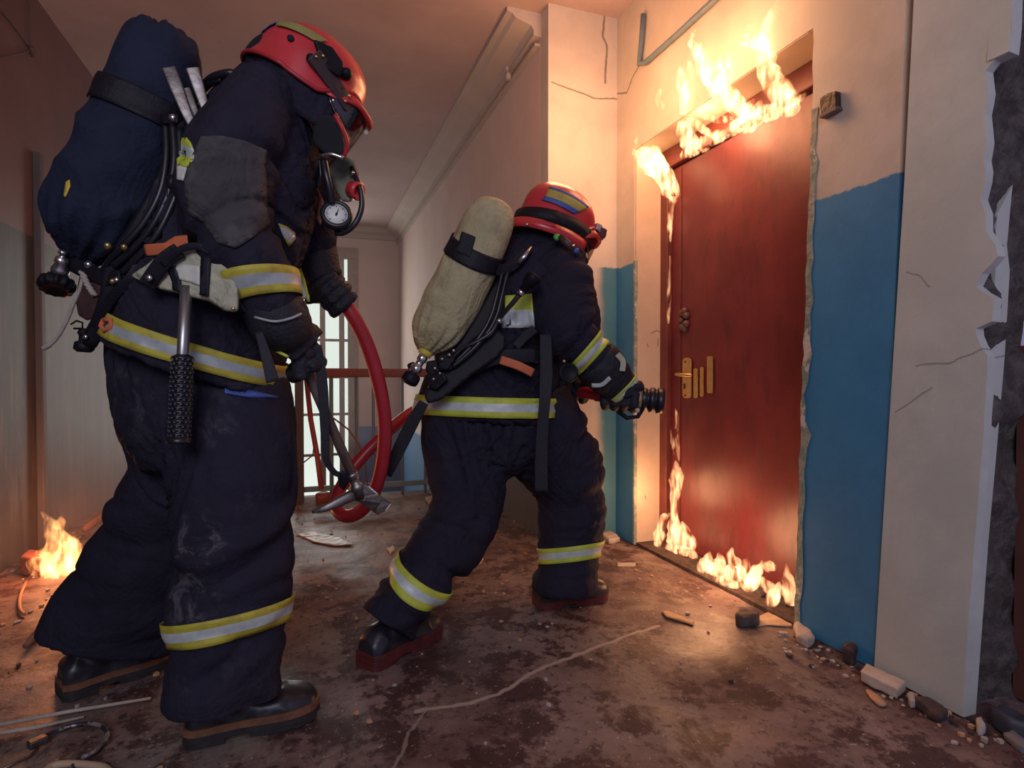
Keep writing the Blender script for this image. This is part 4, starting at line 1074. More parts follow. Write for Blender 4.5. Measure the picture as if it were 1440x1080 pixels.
mb = MB(); X = MX2 @ Matrix.Translation((.150, -.040, .016)); mb.box((-.012, -.016, -.012), (.012, .016, .016), 0, X); obj('lamp_bracket', mb, M_CHROME, hel2, False, .004)
# lower red guard with latch
mb = MB(); R = []
for k in range(41):
    th = math.radians(55 + 250 * k / 40); c = math.cos(th); s = math.sin(th)
    ax = .150 if c > 0 else .15
    R.append([T2(ax * c * 1.02 * q, .120 * s * 1.02 * q, z) for q, z in ((1.0, -.076), (1.06, -.076), (1.08, -.112 - .008 * max(0, c)), (1.0, -.112 - .008 * max(0, c)))])
mb.rings(R); obj('lower_guard', mb, M_RED, hel2)
mb = MB(); c = P(783, 334, 1.985); bolt(mb, c, -FW, .012, .012); obj('latch_button', mb, mat('green_button', (.10, .42, .08), .4), hel2)
mb = MB(); mb.tube([P(787, 332, 1.975), P(797, 342, 1.965), P(806, 352, 1.97)], [.010, .013, .009], 10, flat=.6); obj('latch', mb, mat('brown_latch', (.06, .03, .026), .5), hel2)
mb = MB(); bolt(mb, P(810, 353, 1.975), -FW, .010, .010); obj('blue_clip', mb, M_BLUET, hel2)
for p in ((806, 346, 1.965), (741, 316, 1.985)): mb = MB(); bolt(mb, P(*p), -FW, .006, .008); obj('steel_stud', mb, M_CHROME, hel2)
puffy('chin_cover', [(772, 338, 2.12), (800, 345, 2.11), (820, 354, 2.11), (828, 366, 2.11), (822, 376, 2.12), (800, 368, 2.12), (775, 352, 2.13)], .09, M_NAVY2, hel2, .007, 4)
body(ff2, 'body', [
    ([P(690, 600, 2.2), P(705, 490, 2.2), P(740, 400, 2.18), P(765, 350, 2.16), P(778, 325, 2.15)], [.13, .13, .12, .06, .055]),
    ([P(772, 375, 2.14), P(788, 395, 2.06), P(798, 465, 2.03), P(852, 520, 2.07), P(868, 540, 2.10)], [.07, .055, .045, .035, .03]),
    ([P(775, 375, 2.22), P(805, 420, 2.34), P(812, 480, 2.37), P(808, 528, 2.33)], [.07, .05, .04, .03]),
    ([P(665, 600, 2.16), P(655, 710, 2.08), P(590, 815, 1.95), AN3], [.10, .07, .045, .032]),
    ([P(735, 600, 2.22), P(800, 690, 2.27), P(797, 790, 2.26), AN4], [.10, .07, .045, .032])], MX2 @ Matrix.Translation((.01, 0, -.02)), M_SKIN)

# ------------------------------------------------------------------ gear
# ---- breathing apparatus of the first firefighter: blue covered bottle
ba1 = empty('breathing_apparatus', tuple(P(150, 470, 1.50)), 'breathing apparatus with dark blue bag-covered bottle on the back of the nearest firefighter', 'breathing apparatus', 'breathing sets')
cov = [(226, 25, 1.47, 18, .05), (223, 36, 1.47, 46, .085), (219, 60, 1.465, 60, .10), (212, 95, 1.46, 62, .11), (193, 145, 1.455, 66, .115), (168, 205, 1.45, 72, .125), (148, 262, 1.445, 80, .13), (132, 310, 1.445, 77, .125), (122, 340, 1.445, 56, .095), (116, 358, 1.445, 34, .06), (114, 368, 1.445, 20, .04)]
cov = [(x + 7, y + (540 - y) * .034 if y < 300 else y - 2, Z, h * .87, b * .92) for x, y, Z, h, b in cov]
cov = limb(cov, n=9, segs=44)
mb = MB(); mb.rings(cov['R']); me = remesh(mb, .009, 3)
co, no = co_of(me), no_of(me)
c0, c1 = P(226, 25, 1.47), P(110, 370, 1.445); axv = (c1 - c0).normalized()
D = np.zeros(len(co)); n1v = axv.cross(Vector((0, 0, 1))).normalized(); n2v = axv.cross(n1v)
for i, p in enumerate(co):
    p = Vector(p); q = p - c0; t = q.dot(axv) / (c1 - c0).length; an = math.atan2(q.dot(n1v), q.dot(n2v))
    gath = max(0, t - .74) / .26
    D[i] = gath * .010 * math.sin(an * 15 + 2 * noise.noise(p * 6)) + .010 * noise.noise(p * 7) + .006 * (1 - 3 * abs(noise.noise(p * Vector((1, 1, 1)) * 10)))
    if t < .16: D[i] += (.16 - t) / .16 * .010 * math.sin(an * 9 + 3)
me.vertices.foreach_set('co', (co + no * D[:, None]).astype(np.float32).ravel()); me.update()
bcov = bvh_of(me); me.materials.append(M_BAG); cv1 = obj_me('bottle_cover', me, ba1)
band('retaining_strap', bcov, P(196, 150, 1.455), V2((20, -50), (0, 0), 1.45) + FW * -.006, .062, ba1, [M_STRAP], rows=(0, 1), idx=(0,), reach=.26, off=.006)
patch('yellow_mark', [(93, 256), (98, 253), (99, 262), (92, 277), (90, 275)], bcov, cv1, mat('yellow_thread', (.62, .46, .06), .6), step=3, off=.003)
# frame behind the bottle
ribbon('back_plate', [(262, 160, 1.46, 10), (250, 215, 1.44, 16), (243, 270, 1.42, 26), (215, 330, 1.41, 30), (178, 382, 1.41, 27), (156, 424, 1.41, 15), (126, 484, 1.42, 9)], 20, .035, M_BLK, ba1, ex=4)
puffy('hip_pad', [(246, 250, 1.40), (258, 268, 1.39), (262, 290, 1.385), (252, 318, 1.38), (235, 338, 1.38), (208, 356, 1.385), (185, 372, 1.39), (196, 352, 1.39), (225, 300, 1.39)], .03, M_BLK, ba1, .006, 5)
for pts in ([(233, 176, 1.385), (234, 220, 1.375), (226, 268, 1.365), (205, 310, 1.36), (178, 342, 1.36), (155, 366, 1.375), (146, 380, 1.39)],
            [(243, 176, 1.38), (245, 225, 1.37), (237, 272, 1.36), (216, 316, 1.355), (188, 350, 1.36), (160, 374, 1.37)],
            [(252, 182, 1.385), (254, 236, 1.37), (249, 270, 1.36), (226, 322, 1.352), (200, 356, 1.355), (172, 384, 1.365)]):
    hose('air_hose', pts, .0085, M_RUB, ba1)
hose('air_hose', [(288, 118, 1.45), (302, 108, 1.42), (322, 103, 1.41), (336, 106, 1.42)], .010, M_RUB, ba1)
hose('air_hose', [(284, 128, 1.45), (298, 116, 1.43), (312, 112, 1.42)], .008, M_RUB, ba1)
for p in ((243, 166, 1.372), (245, 256, 1.35)): mb = MB(); bolt(mb, P(*p), -FW, .009, .008); obj('bolt', mb, M_CHROME, ba1)
puffy('hose_clamp', [(232, 246, 1.365), (252, 244, 1.36), (256, 262, 1.355), (234, 266, 1.36)], .022, M_BLK, ba1, .005, 3)
puffy('hose_clamp', [(225, 160, 1.385), (250, 158, 1.38), (252, 174, 1.375), (226, 176, 1.38)], .022, M_BLK, ba1, .005, 3)
# valve with hand wheel, fittings, leather block
mb = MB(); a, b = P(89, 352, 1.39), P(83, 392, 1.41); d = b - a
mb.lathe(a, d, [(0, .008), (.008, .010), (.009, .006), (.016, .006), (.018, .013), (.030, .015), (.034, .012), (.046, .019), (.056, .019), (.060, .012), (.068, .012)], 20); vl = obj('bottle_valve', mb, M_CHROME, ba1)
mb = MB(); a = P(82, 393, 1.42); ax = P(76, 414, 1.40) - a
R = []
for t, r in ((0, .026), (.004, .034), (.010, .037), (.022, .037), (.029, .034), (.033, .026), (.029, .015)):
    axn = ax.normalized(); u = axn.cross(Vector((0, 0, 1))).normalized(); v = axn.cross(u)
    R.append([a + axn * t + (u * math.cos(q) + v * math.sin(q)) * (r + (.0022 * math.sin(12 * q) if r > .0335 else 0)) for q in [2 * PI * j / 72 for j in range(72)]])
mb.rings(R); obj('hand_wheel', mb, M_BLK, ba1)
puffy('valve_block', [(90, 358, 1.43), (120, 366, 1.42), (150, 382, 1.40), (168, 378, 1.39), (172, 392, 1.39), (150, 404, 1.40), (118, 392, 1.42), (96, 380, 1.43)], .05, M_BLK, ba1, .006, 3)
puffy('leather_flap', [(112, 386, 1.42), (142, 396, 1.41), (149, 412, 1.40), (139, 440, 1.40), (124, 452, 1.41), (110, 444, 1.42), (106, 420, 1.42)], .02, mat('brown_leather', (.045, .020, .022), .6, col2=(.07, .032, .03), scale=18), ba1, .005, 3)
for p, r in (((126, 374, 1.405), .010), ((153, 348, 1.36), .008), ((166, 396, 1.38), .009), ((176, 350, 1.35), .007), ((160, 398, 1.378), .007)):
    mb = MB(); bolt(mb, P(*p), -FW + RT * .4 + UP * .3, r, .016); obj('brass_fitting', mb, M_CHROME if r > .0085 else M_BRASS, ba1)
ribbon('waist_strap', [(206, 352, 1.375), (186, 388, 1.36), (160, 416, 1.37), (140, 446, 1.39), (126, 470, 1.41)], 7, .01, M_STRAP, ba1)
mb = MB(); a = P(120, 462, 1.42); mb.lathe(a, P(118, 492, 1.42) - a, [(0, .012), (.012, .016), (.018, .012), (.030, .012), (.034, .020), (.050, .022), (.058, .014)], 18); obj('pressure_reducer', mb, M_BLK, ba1)
mb = MB(); bolt(mb, P(121, 474, 1.395), -FW, .006, .006); obj('reducer_screw', mb, M_CHROME, ba1)
mb = MB(); mb.tube([P(*p) for p in ((100, 456, 1.42), (108, 451, 1.41), (116, 454, 1.41), (116, 462, 1.41), (104, 462, 1.42))], .0025, 6); obj('wire_loop', mb, M_BLK, ba1)
# ---- rope hanging from the set
mb = MB(); S = cr([(115, 382, 1.40), (121, 396, 1.39), (128, 408, 1.39), (133, 415, 1.39)], 10)
for ph in (0, PI):
    mb.tube([P(*q) + (RT * math.cos(i * .75 + ph) + FW * math.sin(i * .75 + ph)) * .0038 for i, q in enumerate(S)], .0042, 8)
S = cr([(117, 388, 1.41), (112, 408, 1.41), (103, 428, 1.41), (97, 444, 1.41), (86, 466, 1.41), (74, 482, 1.41), (61, 490, 1.41)], 8)
mb2 = MB(); mb2.tube([P(*q) for q in S], [.0045] * (len(S) - 6) + [.006] * 6, 8)
rp = empty('cord', tuple(P(98, 440, 1.41)), 'pale twisted cord hanging below the blue bottle cover beside the left wall', 'rope')
M_ROPE = mat('pale_rope', (.42, .37, .31), .85, col2=(.32, .28, .24), scale=60)
obj('knotted_end', mb, M_ROPE, rp); obj('loose_end', mb2, M_ROPE, rp)
# ---- forked pry bar stuck behind the pack
pb = empty('pry_bar', tuple(P(284, 190, 1.42)), 'forked steel pry bar sticking up between blue bottle bag and dark shoulder', 'pry bar')
def fork(name, pts, hw):
    L = limb([(p[0], p[1], p[2], p[3], .007) for p in pts], 6, 16, 6); mb = MB(); mb.rings(L['R']); return obj(name, mb, M_STEEL, pb, True, sharp=40)
fork('prong', [(238, 97, 1.39, 9), (248, 122, 1.39, 9), (262, 158, 1.395, 7), (274, 182, 1.40, 6), (286, 206, 1.41, 4)], 8)
fork('prong', [(271, 97, 1.385, 9), (279, 122, 1.39, 8), (288, 150, 1.395, 6), (294, 168, 1.40, 3)], 8)
fork('prong', [(262, 126, 1.405, 6), (272, 150, 1.405, 5), (282, 178, 1.405, 4), (284, 196, 1.41, 3)], 6)
# ---- canvas sheath with the axe hanging from the belt
sh = empty('axe_sheath', tuple(P(262, 440, 1.33)), 'khaki canvas sheath with black straps on the belt of the nearest firefighter', 'sheath')
shz = 1.325
me = puffy_me([(186, 388, 1.35), (206, 376, 1.34), (230, 356, 1.33), (258, 346, 1.325), (290, 354, 1.32), (308, 366, 1.315), (325, 382, 1.31), (335, 418, 1.31), (334, 438, 1.31), (318, 437, 1.312), (292, 420, 1.318), (255, 414, 1.325), (222, 403, 1.335)], .05, .006, 6)
co, no = co_of(me), no_of(me)
d = np.array([.004 * noise.noise(Vector(p) * 18) + .003 * (1 - 3 * abs(noise.noise(Vector(p) * 12))) for p in co])
me.vertices.foreach_set('co', (co + no * d[:, None]).astype(np.float32).ravel()); me.update(); bs = bvh_of(me)
me.materials.append(M_KHAKI); shc = obj_me('canvas_cover', me, sh)
patch('white_tag', [(247, 377), (257, 372), (281, 374), (281, 402), (266, 396), (252, 393)], bs, shc, M_WHITE, step=4)
patch('sheath_strap', [(283, 360), (297, 358), (293, 417), (281, 415)], bs, sh, M_STRAP, step=4, off=.006)
patch('sheath_strap', [(235, 378), (246, 374), (254, 396), (255, 412), (243, 408), (242, 396)], bs, sh, M_STRAP, step=4, off=.006)
ribbon('belt_loop', [(252, 352, 1.29), (232, 366, 1.29), (218, 384, 1.295), (206, 402, 1.30)], 11, .01, M_STRAP, sh)
ribbon('belt_loop', [(228, 372, 1.29), (252, 352, 1.285), (275, 346, 1.285), (296, 354, 1.285)], 5, .008, M_STRAP, sh)
mb = MB(); bolt(mb, P(210, 391, 1.285), -FW, .008, .006); obj('snap_button', mb, M_CHROME, sh)
mb = MB(); bolt(mb, P(328, 434, 1.285), -FW, .004, .004); obj('eyelet', mb, M_BRASS, sh)
ax1 = empty('hand_axe', tuple(P(254, 622, 1.33)), 'steel tube axe handle with ribbed black grip hanging from the khaki sheath', 'axe')
a, b, c = P(262, 402, 1.305), P(257, 498, 1.30), P(252, 623, 1.30)
mb = MB(); mb.tube([a, b, b + (c - b) * .1], .0125, 18); obj('handle_tube', mb, mat('brushed_tube', (.45, .46, .46), .35, .9, col2=(.36, .36, .36), scale=20, stretch=(1, 1, .2)), ax1)
L_ = (c - b).length; prof = [(0, .012), (.004, .019)]
k = int(L_ / .0105)
for i in range(k):
    t = .006 + i * (L_ - .02) / k; prof += [(t, .0225), (t + .0055, .0235), (t + .006, .0195), (t + .0095, .0195)]
prof += [(L_ - .013, .023), (L_ - .006, .0265), (L_, .025), (L_ + .002, .012)]
mb = MB(); mb.lathe(b, c - b, prof, 24); obj('grip', mb, M_RUB, ax1)
mb = MB(); axg = (c - b).normalized(); u = axg.cross(FW).normalized(); v = axg.cross(u)
for i in range(k):
    t = .0115 + i * (L_ - .02) / k
    for q in range(12):
        an = 2 * PI * (q + .5 * (i % 2)) / 12; p = b + axg * t + (u * math.cos(an) + v * math.sin(an)) * .0215
        mb.box((-.002, -.002, -.002), (.002, .002, .002), 0, Matrix.Translation(p))
ob = obj('grip_studs', mb, mat('grip_stud_rubber', (.06, .06, .07), .4), ax1, False); ob['kind'] = 'stuff'
# belt strap and orange loops
ribbon('orange_loop', [(206, 352, 1.35), (236, 350, 1.335), (262, 356, 1.325)], 8, .01, M_ORANGE, jac1)
puffy('orange_loop', [(224, 346, 1.34), (246, 332, 1.335), (264, 330, 1.33), (266, 346, 1.33), (240, 356, 1.335)], .014, M_ORANGE, jac1, .004, 2)
mb = MB(); mb.tube([P(*p) for p in ((146, 450, 1.36), (156, 450, 1.355), (157, 461, 1.355), (147, 465, 1.36), (142, 458, 1.365), (146, 450, 1.36))], .006, 8); obj('orange_ring', mb, M_ORANGE, jac1)
ribbon('strap_end', [(364, 467, 1.345, 5), (374, 500, 1.335, 7), (384, 537, 1.335, 9)], 7, .006, M_STRAPG, jac1)
ribbon('waist_belt', [(150, 414, 1.42), (205, 392, 1.365), (260, 398, 1.34), (320, 420, 1.33), (360, 440, 1.36)], 7, .012, M_STRAP, jac1)
ribbon('hem_edge', [(386, 492, 1.40), (402, 500, 1.40), (405, 502, 1.41)], 2, .004, M_YELB, jac1)
# mask, lung valve and pressure gauge on the chest
gk = empty('breathing_mask', tuple(P(480, 330, 1.52)), 'khaki covered breathing mask with red port hanging at the chest of the nearest firefighter', 'mask')
me = puffy_me([(468, 226, 1.60), (486, 223, 1.58), (499, 230, 1.58), (503, 246, 1.58), (498, 268, 1.58), (492, 283, 1.58), (482, 280, 1.58), (470, 260, 1.59), (464, 240, 1.60)], .07, .006, 5)
co, no = co_of(me), no_of(me); d = np.array([.006 * (1 - 3 * abs(noise.noise(Vector(p) * 17))) for p in co])
me.vertices.foreach_set('co', (co + no * d[:, None]).astype(np.float32).ravel()); me.materials.append(mat('olive_mask_cloth', (.155, .16, .115), .85, col2=(.23, .23, .17), scale=20)); obj_me('mask_cover', me, gk)
mb = MB(); a = P(491, 265, 1.545); mb.lathe(a, P(507, 270, 1.53) - a, [(0, .014), (.006, .021), (.020, .021), (.022, .024), (.034, .024), (.036, .018), (.028, .012)], 18); obj('red_port', mb, M_RED, gk)
mb = MB(); bolt(mb, P(494, 244, 1.535), RT - FW, .006, .012); obj('steel_clip', mb, M_CHROME, gk)
ga = empty('pressure_gauge', tuple(P(470, 330, 1.50)), 'round white pressure gauge in black rim on a looped hose by the mask', 'gauge')
gc = P(473, 304, 1.525); gd = (-FW * .92 + RT * .30 + UP * .22).normalized()
mb = MB(); mb.lathe(gc, gd, [(-.022, .020), (-.016, .034), (.0, .040), (.010, .041), (.016, .037), (.017, .030), (.010, .029)], 32); obj('gauge_case', mb, M_RUB, ga)
mb = MB(); mb.lathe(gc + gd * .009, gd, [(0, .0295), (.002, .0295)], 32); df = obj('dial', mb, mat('dial_white', (.74, .74, .68), .45), ga)
u = gd.cross(Vector((0, 0, 1))).normalized(); v = u.cross(gd)
mb = MB()
for i in range(25):
    an = math.radians(-135 + 270 * i / 24); r0 = .0225 if i % 4 else .020
    e = gc + gd * .0118; p = e + (u * math.sin(an) + v * math.cos(an)) * r0; q = e + (u * math.sin(an) + v * math.cos(an)) * .0265
    mb.tube([p, q], .0005 if i % 4 else .0009, 5)
ob = obj('scale_marks', mb, M_LINING, df)
mb = MB(); e = gc + gd * .0125; mb.tube([e + (u * .3 + v * -.9) * .006, e + (u * -.35 + v * .9) * .017], [.0018, .0006], 6); mb.lathe(e - gd * .001, gd, [(0, .003), (.002, .003)], 10); obj('needle', mb, M_LINING, df)
hose('gauge_hose', [(495, 236, 1.55), (502, 252, 1.535), (508, 272, 1.53), (508, 294, 1.53), (499, 315, 1.525), (484, 327, 1.53), (472, 328, 1.535)], .0075, M_RUB, ga)
hose('gauge_hose', [(455, 226, 1.50), (459, 246, 1.495), (463, 264, 1.50), (466, 286, 1.515)], .010, M_RUB, ga)
hose('gauge_hose', [(449, 224, 1.52), (451, 246, 1.52), (447, 262, 1.53)], .004, M_RUB, ga)
puffy('chest_strap', [(436, 240, 1.63), (446, 262, 1.62), (455, 282, 1.60), (456, 300, 1.60), (451, 318, 1.61), (444, 306, 1.62), (440, 276, 1.63)], .012, mat('dusty_orange_strap', (.34, .13, .085), .7), jac1, .004, 3)

# ---- pickaxe held by the first firefighter
pk = empty('pickaxe', tuple(P(500, 720, 1.60)), 'long-handled steel firefighting pickaxe held head down by the nearest firefighter', 'pickaxe')
mb = MB(); S = [(410, 476, 1.478), (426, 508, 1.50), (466, 600, 1.55), (507, 694, 1.60)]
mb.tube([P(*q) for q in S], [.012, .0132, .0132, .0135], 16); obj('shaft', mb, mat('dark_worn_shaft', (.085, .058, .052), .5, .35, col2=(.15, .115, .105), scale=18, stretch=(1, 1, .4), bump=.3), pk)
mb = MB(); a, b = P(494, 664, 1.585), P(508, 697, 1.60); d = (b - a).normalized()
mb.lathe(a, b - a, [(0, .014), (.004, .019), (.014, .019), (.016, .015), (.034, .016), (.037, .021), (.050, .021), (.056, .017), (.078, .020)], 18); obj('socket', mb, M_STEEL, pk)
Zh = 1.60
def plate3(nm, poly, th):
    p3 = [P(*p) for p in poly]; c = sum(p3, Vector()) / len(p3); V = (c - CAM).normalized()
    mb = MB(); mb.prism([p - V * th / 2 for p in p3], V * th); return obj(nm, mb, M_STEEL, pk, False, .003)
plate3('adze_blade', [(499, 690, Zh), (507, 680, Zh), (520, 684, Zh), (533, 695, Zh), (551, 709, Zh - .02), (541, 718, Zh - .03), (531, 724, Zh - .03), (514, 712, Zh), (500, 702, Zh)], .030)
plate3('adze_edge', [(536, 702, Zh - .022), (551, 708, Zh - .032), (543, 719, Zh - .04), (530, 723, Zh - .038), (528, 716, Zh - .03)], .014)
L = limb([(506, 692, 1.60, 9, .014), (492, 698, 1.598, 8, .012), (474, 707, 1.59, 7, .010), (456, 715, 1.58, 5, .008), (439, 720, 1.575, 2, .003)], 6, 14, 3)
mb = MB(); mb.rings(L['R']); obj('pick', mb, M_STEEL, pk)
ribbon('carrying_strap', [(446, 486, 1.46, 6), (451, 520, 1.475, 7), (455, 560, 1.485, 7), (457, 610, 1.50, 6), (459, 645, 1.515, 5), (470, 664, 1.54, 4), (482, 668, 1.56, 4)], 6, .006, M_STRAPG, pk)
puffy('strap_buckle', [(474, 664, 1.555), (488, 660, 1.56), (492, 676, 1.565), (484, 690, 1.57), (476, 684, 1.565)], .02, M_BLK, pk, .004, 3)

# ---- fire hose: from the first man's hand down in a loop and on to the nozzle
fh = empty('fire_hose', tuple(P(490, 728, 2.0)), 'red rubber fire hose looping from the nearest firefighter to the nozzle at the door', 'hose')
S = cr([(330, 640, 2.10), (340, 560, 2.0), (370, 470, 1.90), (410, 415, 1.83), (445, 398, 1.795), (474, 411, 1.79), (494, 440, 1.80), (516, 484, 1.83), (533, 540, 1.86), (541, 595, 1.885), (538, 648, 1.91), (526, 692, 1.935), (508, 718, 1.96), (488, 726, 1.99), (474, 716, 2.03), (476, 693, 2.08), (500, 654, 2.13), (540, 612, 2.19), (584, 577, 2.30), (640, 554, 2.45), (710, 546, 2.50), (760, 545, 2.40), (800, 549, 2.26), (835, 554, 2.165), (850, 556, 2.155)], 8)
mb = MB(); mb.tube([P(*q) for q in S], .0225, 18); obj('hose', mb, mat('red_hose_rubber', (.40, .022, .030), .32, col2=(.33, .018, .026), scale=6), fh)
nz_ = empty('hose_nozzle', tuple(P(915, 580, 2.13)), 'black ribbed hose nozzle with brass collar in the gloved hand at the door', 'nozzle')
d = nzd
mb = MB(); mb.lathe(P(836, 554, 2.165), d, [(0, .023), (.004, .027), (.020, .027), (.024, .025), (.040, .028), (.052, .028), (.056, .023), (.10, .021), (.15, .023), (.17, .026)], 24); obj('coupling', mb, mat('bronze_coupling', (.22, .13, .075), .4, .7), nz_)
mb = MB(); mb.lathe(P(892, 560, 2.14), d, [(0, .024), (.003, .044), (.014, .048), (.026, .044), (.030, .034)], 28); obj('brass_collar', mb, M_BRASS, nz_)
mb = MB(); mb.lathe(P(900, 561, 2.137), d, [(0, .034), (.004, .042), (.022, .042), (.025, .038), (.031, .038), (.034, .046), (.050, .046), (.053, .040), (.058, .040), (.060, .047), (.082, .047), (.086, .040), (.080, .030)], 30); obj('nozzle_head', mb, M_RUB, nz_)
mb = MB(); mb.tube([P(868, 578, 2.11), P(882, 588, 2.10), P(897, 586, 2.10), P(904, 574, 2.11)], .008, 10); obj('bail_handle', mb, M_BLK, nz_)
mb = MB(); bolt(mb, P(896, 577, 2.09), -FW, .009, .010); obj('bail_pin', mb, M_KHAKI, nz_)

# ---- breathing apparatus of the second firefighter: khaki covered bottle
ba2 = empty('breathing_apparatus', tuple(P(640, 580, 2.0)), 'breathing apparatus with khaki covered bottle on the back of the firefighter at the door', 'breathing apparatus', 'breathing sets')
cov = limb([(701, 283, 1.98, 12, .03), (698, 290, 1.98, 26, .065), (690, 308, 1.98, 35, .085), (674, 345, 1.975, 38, .095), (652, 390, 1.97, 39.5, .098), (630, 434, 1.965, 40, .098), (614, 464, 1.965, 36, .088), (605, 482, 1.965, 24, .06), (600, 495, 1.965, 11, .028)], n=9, segs=44)
mb = MB(); mb.rings(cov['R']); me = remesh(mb, .008, 3)
co, no = co_of(me), no_of(me); c0, c1 = P(701, 283, 1.98), P(600, 495, 1.965); axv = (c1 - c0).normalized(); n1v = axv.cross(Vector((0, 0, 1))).normalized(); n2v = axv.cross(n1v)
for i, p in enumerate(co):
    q = Vector(p) - c0; t = q.dot(axv) / (c1 - c0).length; an = math.atan2(q.dot(n1v), q.dot(n2v)); gath = max(0, t - .72) / .28
    co[i] += no[i] * (gath * .008 * math.sin(an * 13 + 2 * noise.noise(Vector(p) * 8)) + .0045 * noise.noise(Vector(p) * 13))
me.vertices.foreach_set('co', co.astype(np.float32).ravel()); me.update(); bcov = bvh_of(me); me.materials.append(M_KHAKI2); obj_me('bottle_cover', me, ba2)
sb = band('retaining_strap', bcov, P(668, 356, 1.975), V2((44, -89), (0, 0), 1.98) + FW * -.09, .055, ba2, [M_STRAP], rows=(0, 1), idx=(0,), reach=.2, off=.006)
mb = MB(); mb.tube([P(*p) for p in ((641, 334, 1.92), (628, 356, 1.92), (634, 360, 1.91), (646, 340, 1.91))], .004, 8); obj('strap_buckle', mb, M_STEEL, ba2)
puffy('strap_slider', [(649, 325, 1.88), (669, 333, 1.875), (661, 363, 1.873), (641, 354, 1.88)], .014, M_STRAP, ba2, .004, 2)
ribbon('shoulder_strap', [(690, 372, 1.93), (704, 380, 1.95), (722, 372, 1.98), (742, 352, 2.0)], 8, .012, M_STRAP, ba2)
mb = MB(); mb.tube([P(729, 369, 1.955), P(738, 360, 1.955), P(747, 347, 1.965)], [.006, .008, .004], 8, flat=.6); obj('strap_adjuster', mb, M_CHROME, ba2)
me = puffy_me([(698, 462, 1.96), (710, 472, 1.955), (711, 486, 1.95), (700, 502, 1.945), (668, 524, 1.94), (643, 544, 1.935), (621, 562, 1.93), (602, 568, 1.93), (596, 556, 1.935), (606, 534, 1.94), (632, 508, 1.95), (660, 480, 1.96), (680, 464, 1.96)], .028, .006, 4)
me.materials.append(M_BLK); obj_me('hip_plate', me, ba2)
ribbon('back_plate', [(716, 380, 2.02, 10), (700, 420, 2.0, 16), (676, 465, 1.985, 18), (648, 505, 1.97, 16)], 14, .03, M_BLK, ba2, ex=4)
for pts in ([(713, 384, 1.95), (706, 415, 1.935), (698, 445, 1.925), (684, 470, 1.915), (660, 496, 1.91), (636, 516, 1.91)],
            [(706, 384, 1.955), (699, 415, 1.94), (690, 446, 1.93), (674, 474, 1.92), (650, 500, 1.915), (630, 520, 1.915)],
            [(700, 452, 1.92), (690, 468, 1.912), (668, 482, 1.91), (650, 490, 1.915), (634, 506, 1.92)]):
    hose('air_hose', pts, .0075, M_RUB, ba2)
hose('supply_hose', [(700, 450, 1.92), (716, 432, 1.90), (730, 415, 1.89)], .0085, M_RUB, ba2)
mb = MB(); a = P(729, 416, 1.89); d = P(752, 388, 1.88) - a
mb.lathe(a, d, [(0, .008), (.006, .011), (.020, .011), (.022, .014), (.042, .016), (.045, .022), (.062, .023), (.068, .026), (.084, .026), (.088, .016)], 18); obj('hose_coupling', mb, M_BLK, ba2)
mb = MB(); mb.lathe(a + d.normalized() * .004, d, [(0, .0115), (.004, .013), (.012, .013), (.016, .0118)], 18); obj('coupling_ring', mb, M_CHROME, ba2)
mb = MB(); a = P(600, 493, 1.915); d = P(575, 537, 1.90) - a
mb.lathe(a, d, [(0, .020), (.008, .024), (.018, .022), (.020, .015)], 20); obj('yellow_collar', mb, mat('yellow_ring', (.58, .44, .07), .5), ba2)
mb = MB(); mb.lathe(a + d.normalized() * .02, d, [(0, .014), (.004, .017), (.018, .017), (.022, .013), (.036, .013), (.040, .019), (.058, .019), (.062, .013), (.072, .013)], 20); obj('bottle_valve', mb, M_CHROME, ba2)
mb = MB(); mb.lathe(a + d.normalized() * .085, d, [(0, .015), (.004, .026), (.012, .029), (.030, .029), (.038, .025), (.042, .012)], 22); obj('hand_wheel', mb, M_BLK, ba2)
for poly in ([(600, 508, 1.93), (614, 506, 1.93), (618, 522, 1.92), (606, 530, 1.92), (598, 522, 1.93)], [(616, 500, 1.92), (632, 494, 1.92), (640, 506, 1.91), (628, 522, 1.91), (616, 518, 1.915)],
             [(604, 528, 1.92), (624, 522, 1.91), (630, 534, 1.905), (614, 548, 1.91), (602, 546, 1.92)], [(572, 512, 1.95), (582, 508, 1.95), (586, 516, 1.945), (574, 520, 1.95)]):
    puffy('valve_block', poly, .035, M_BLK, ba2, .005, 3)
for p, r in (((612, 519, 1.90), .006), ((622, 506, 1.895), .006), ((632, 500, 1.89), .006), ((619, 526, 1.892), .005), ((638, 494, 1.90), .006), ((610, 534, 1.90), .0055), ((702, 452, 1.905), .009)):
    mb = MB(); bolt(mb, P(*p), -FW + UP * .3, r, .012); obj('steel_fitting', mb, M_CHROME, ba2)
ribbon('loose_strap', [(596, 566, 1.96, 7), (580, 594, 1.98, 9), (562, 630, 2.0, 9), (544, 668, 2.02, 7)], 8, .006, M_STRAPG, ba2)
ribbon('waist_belt', [(655, 520, 1.975), (704, 502, 1.965), (756, 500, 1.99)], 10, .012, M_STRAP, ba2)
ribbon('orange_pad', [(704, 506, 1.95), (728, 514, 1.945), (749, 524, 1.96)], 6, .012, M_ORANGE, ba2)
ribbon('strap_tail', [(767, 470, 1.95, 8), (768, 520, 1.945, 9), (766, 565, 1.94, 8), (763, 600, 1.95, 8), (761, 650, 1.96, 9), (761, 691, 1.97, 9)], 9, .006, M_STRAPG, ba2)
ribbon('waist_strap', [(725, 488, 1.975), (738, 474, 1.97), (752, 462, 1.96)], 6, .008, M_STRAPG, ba2)
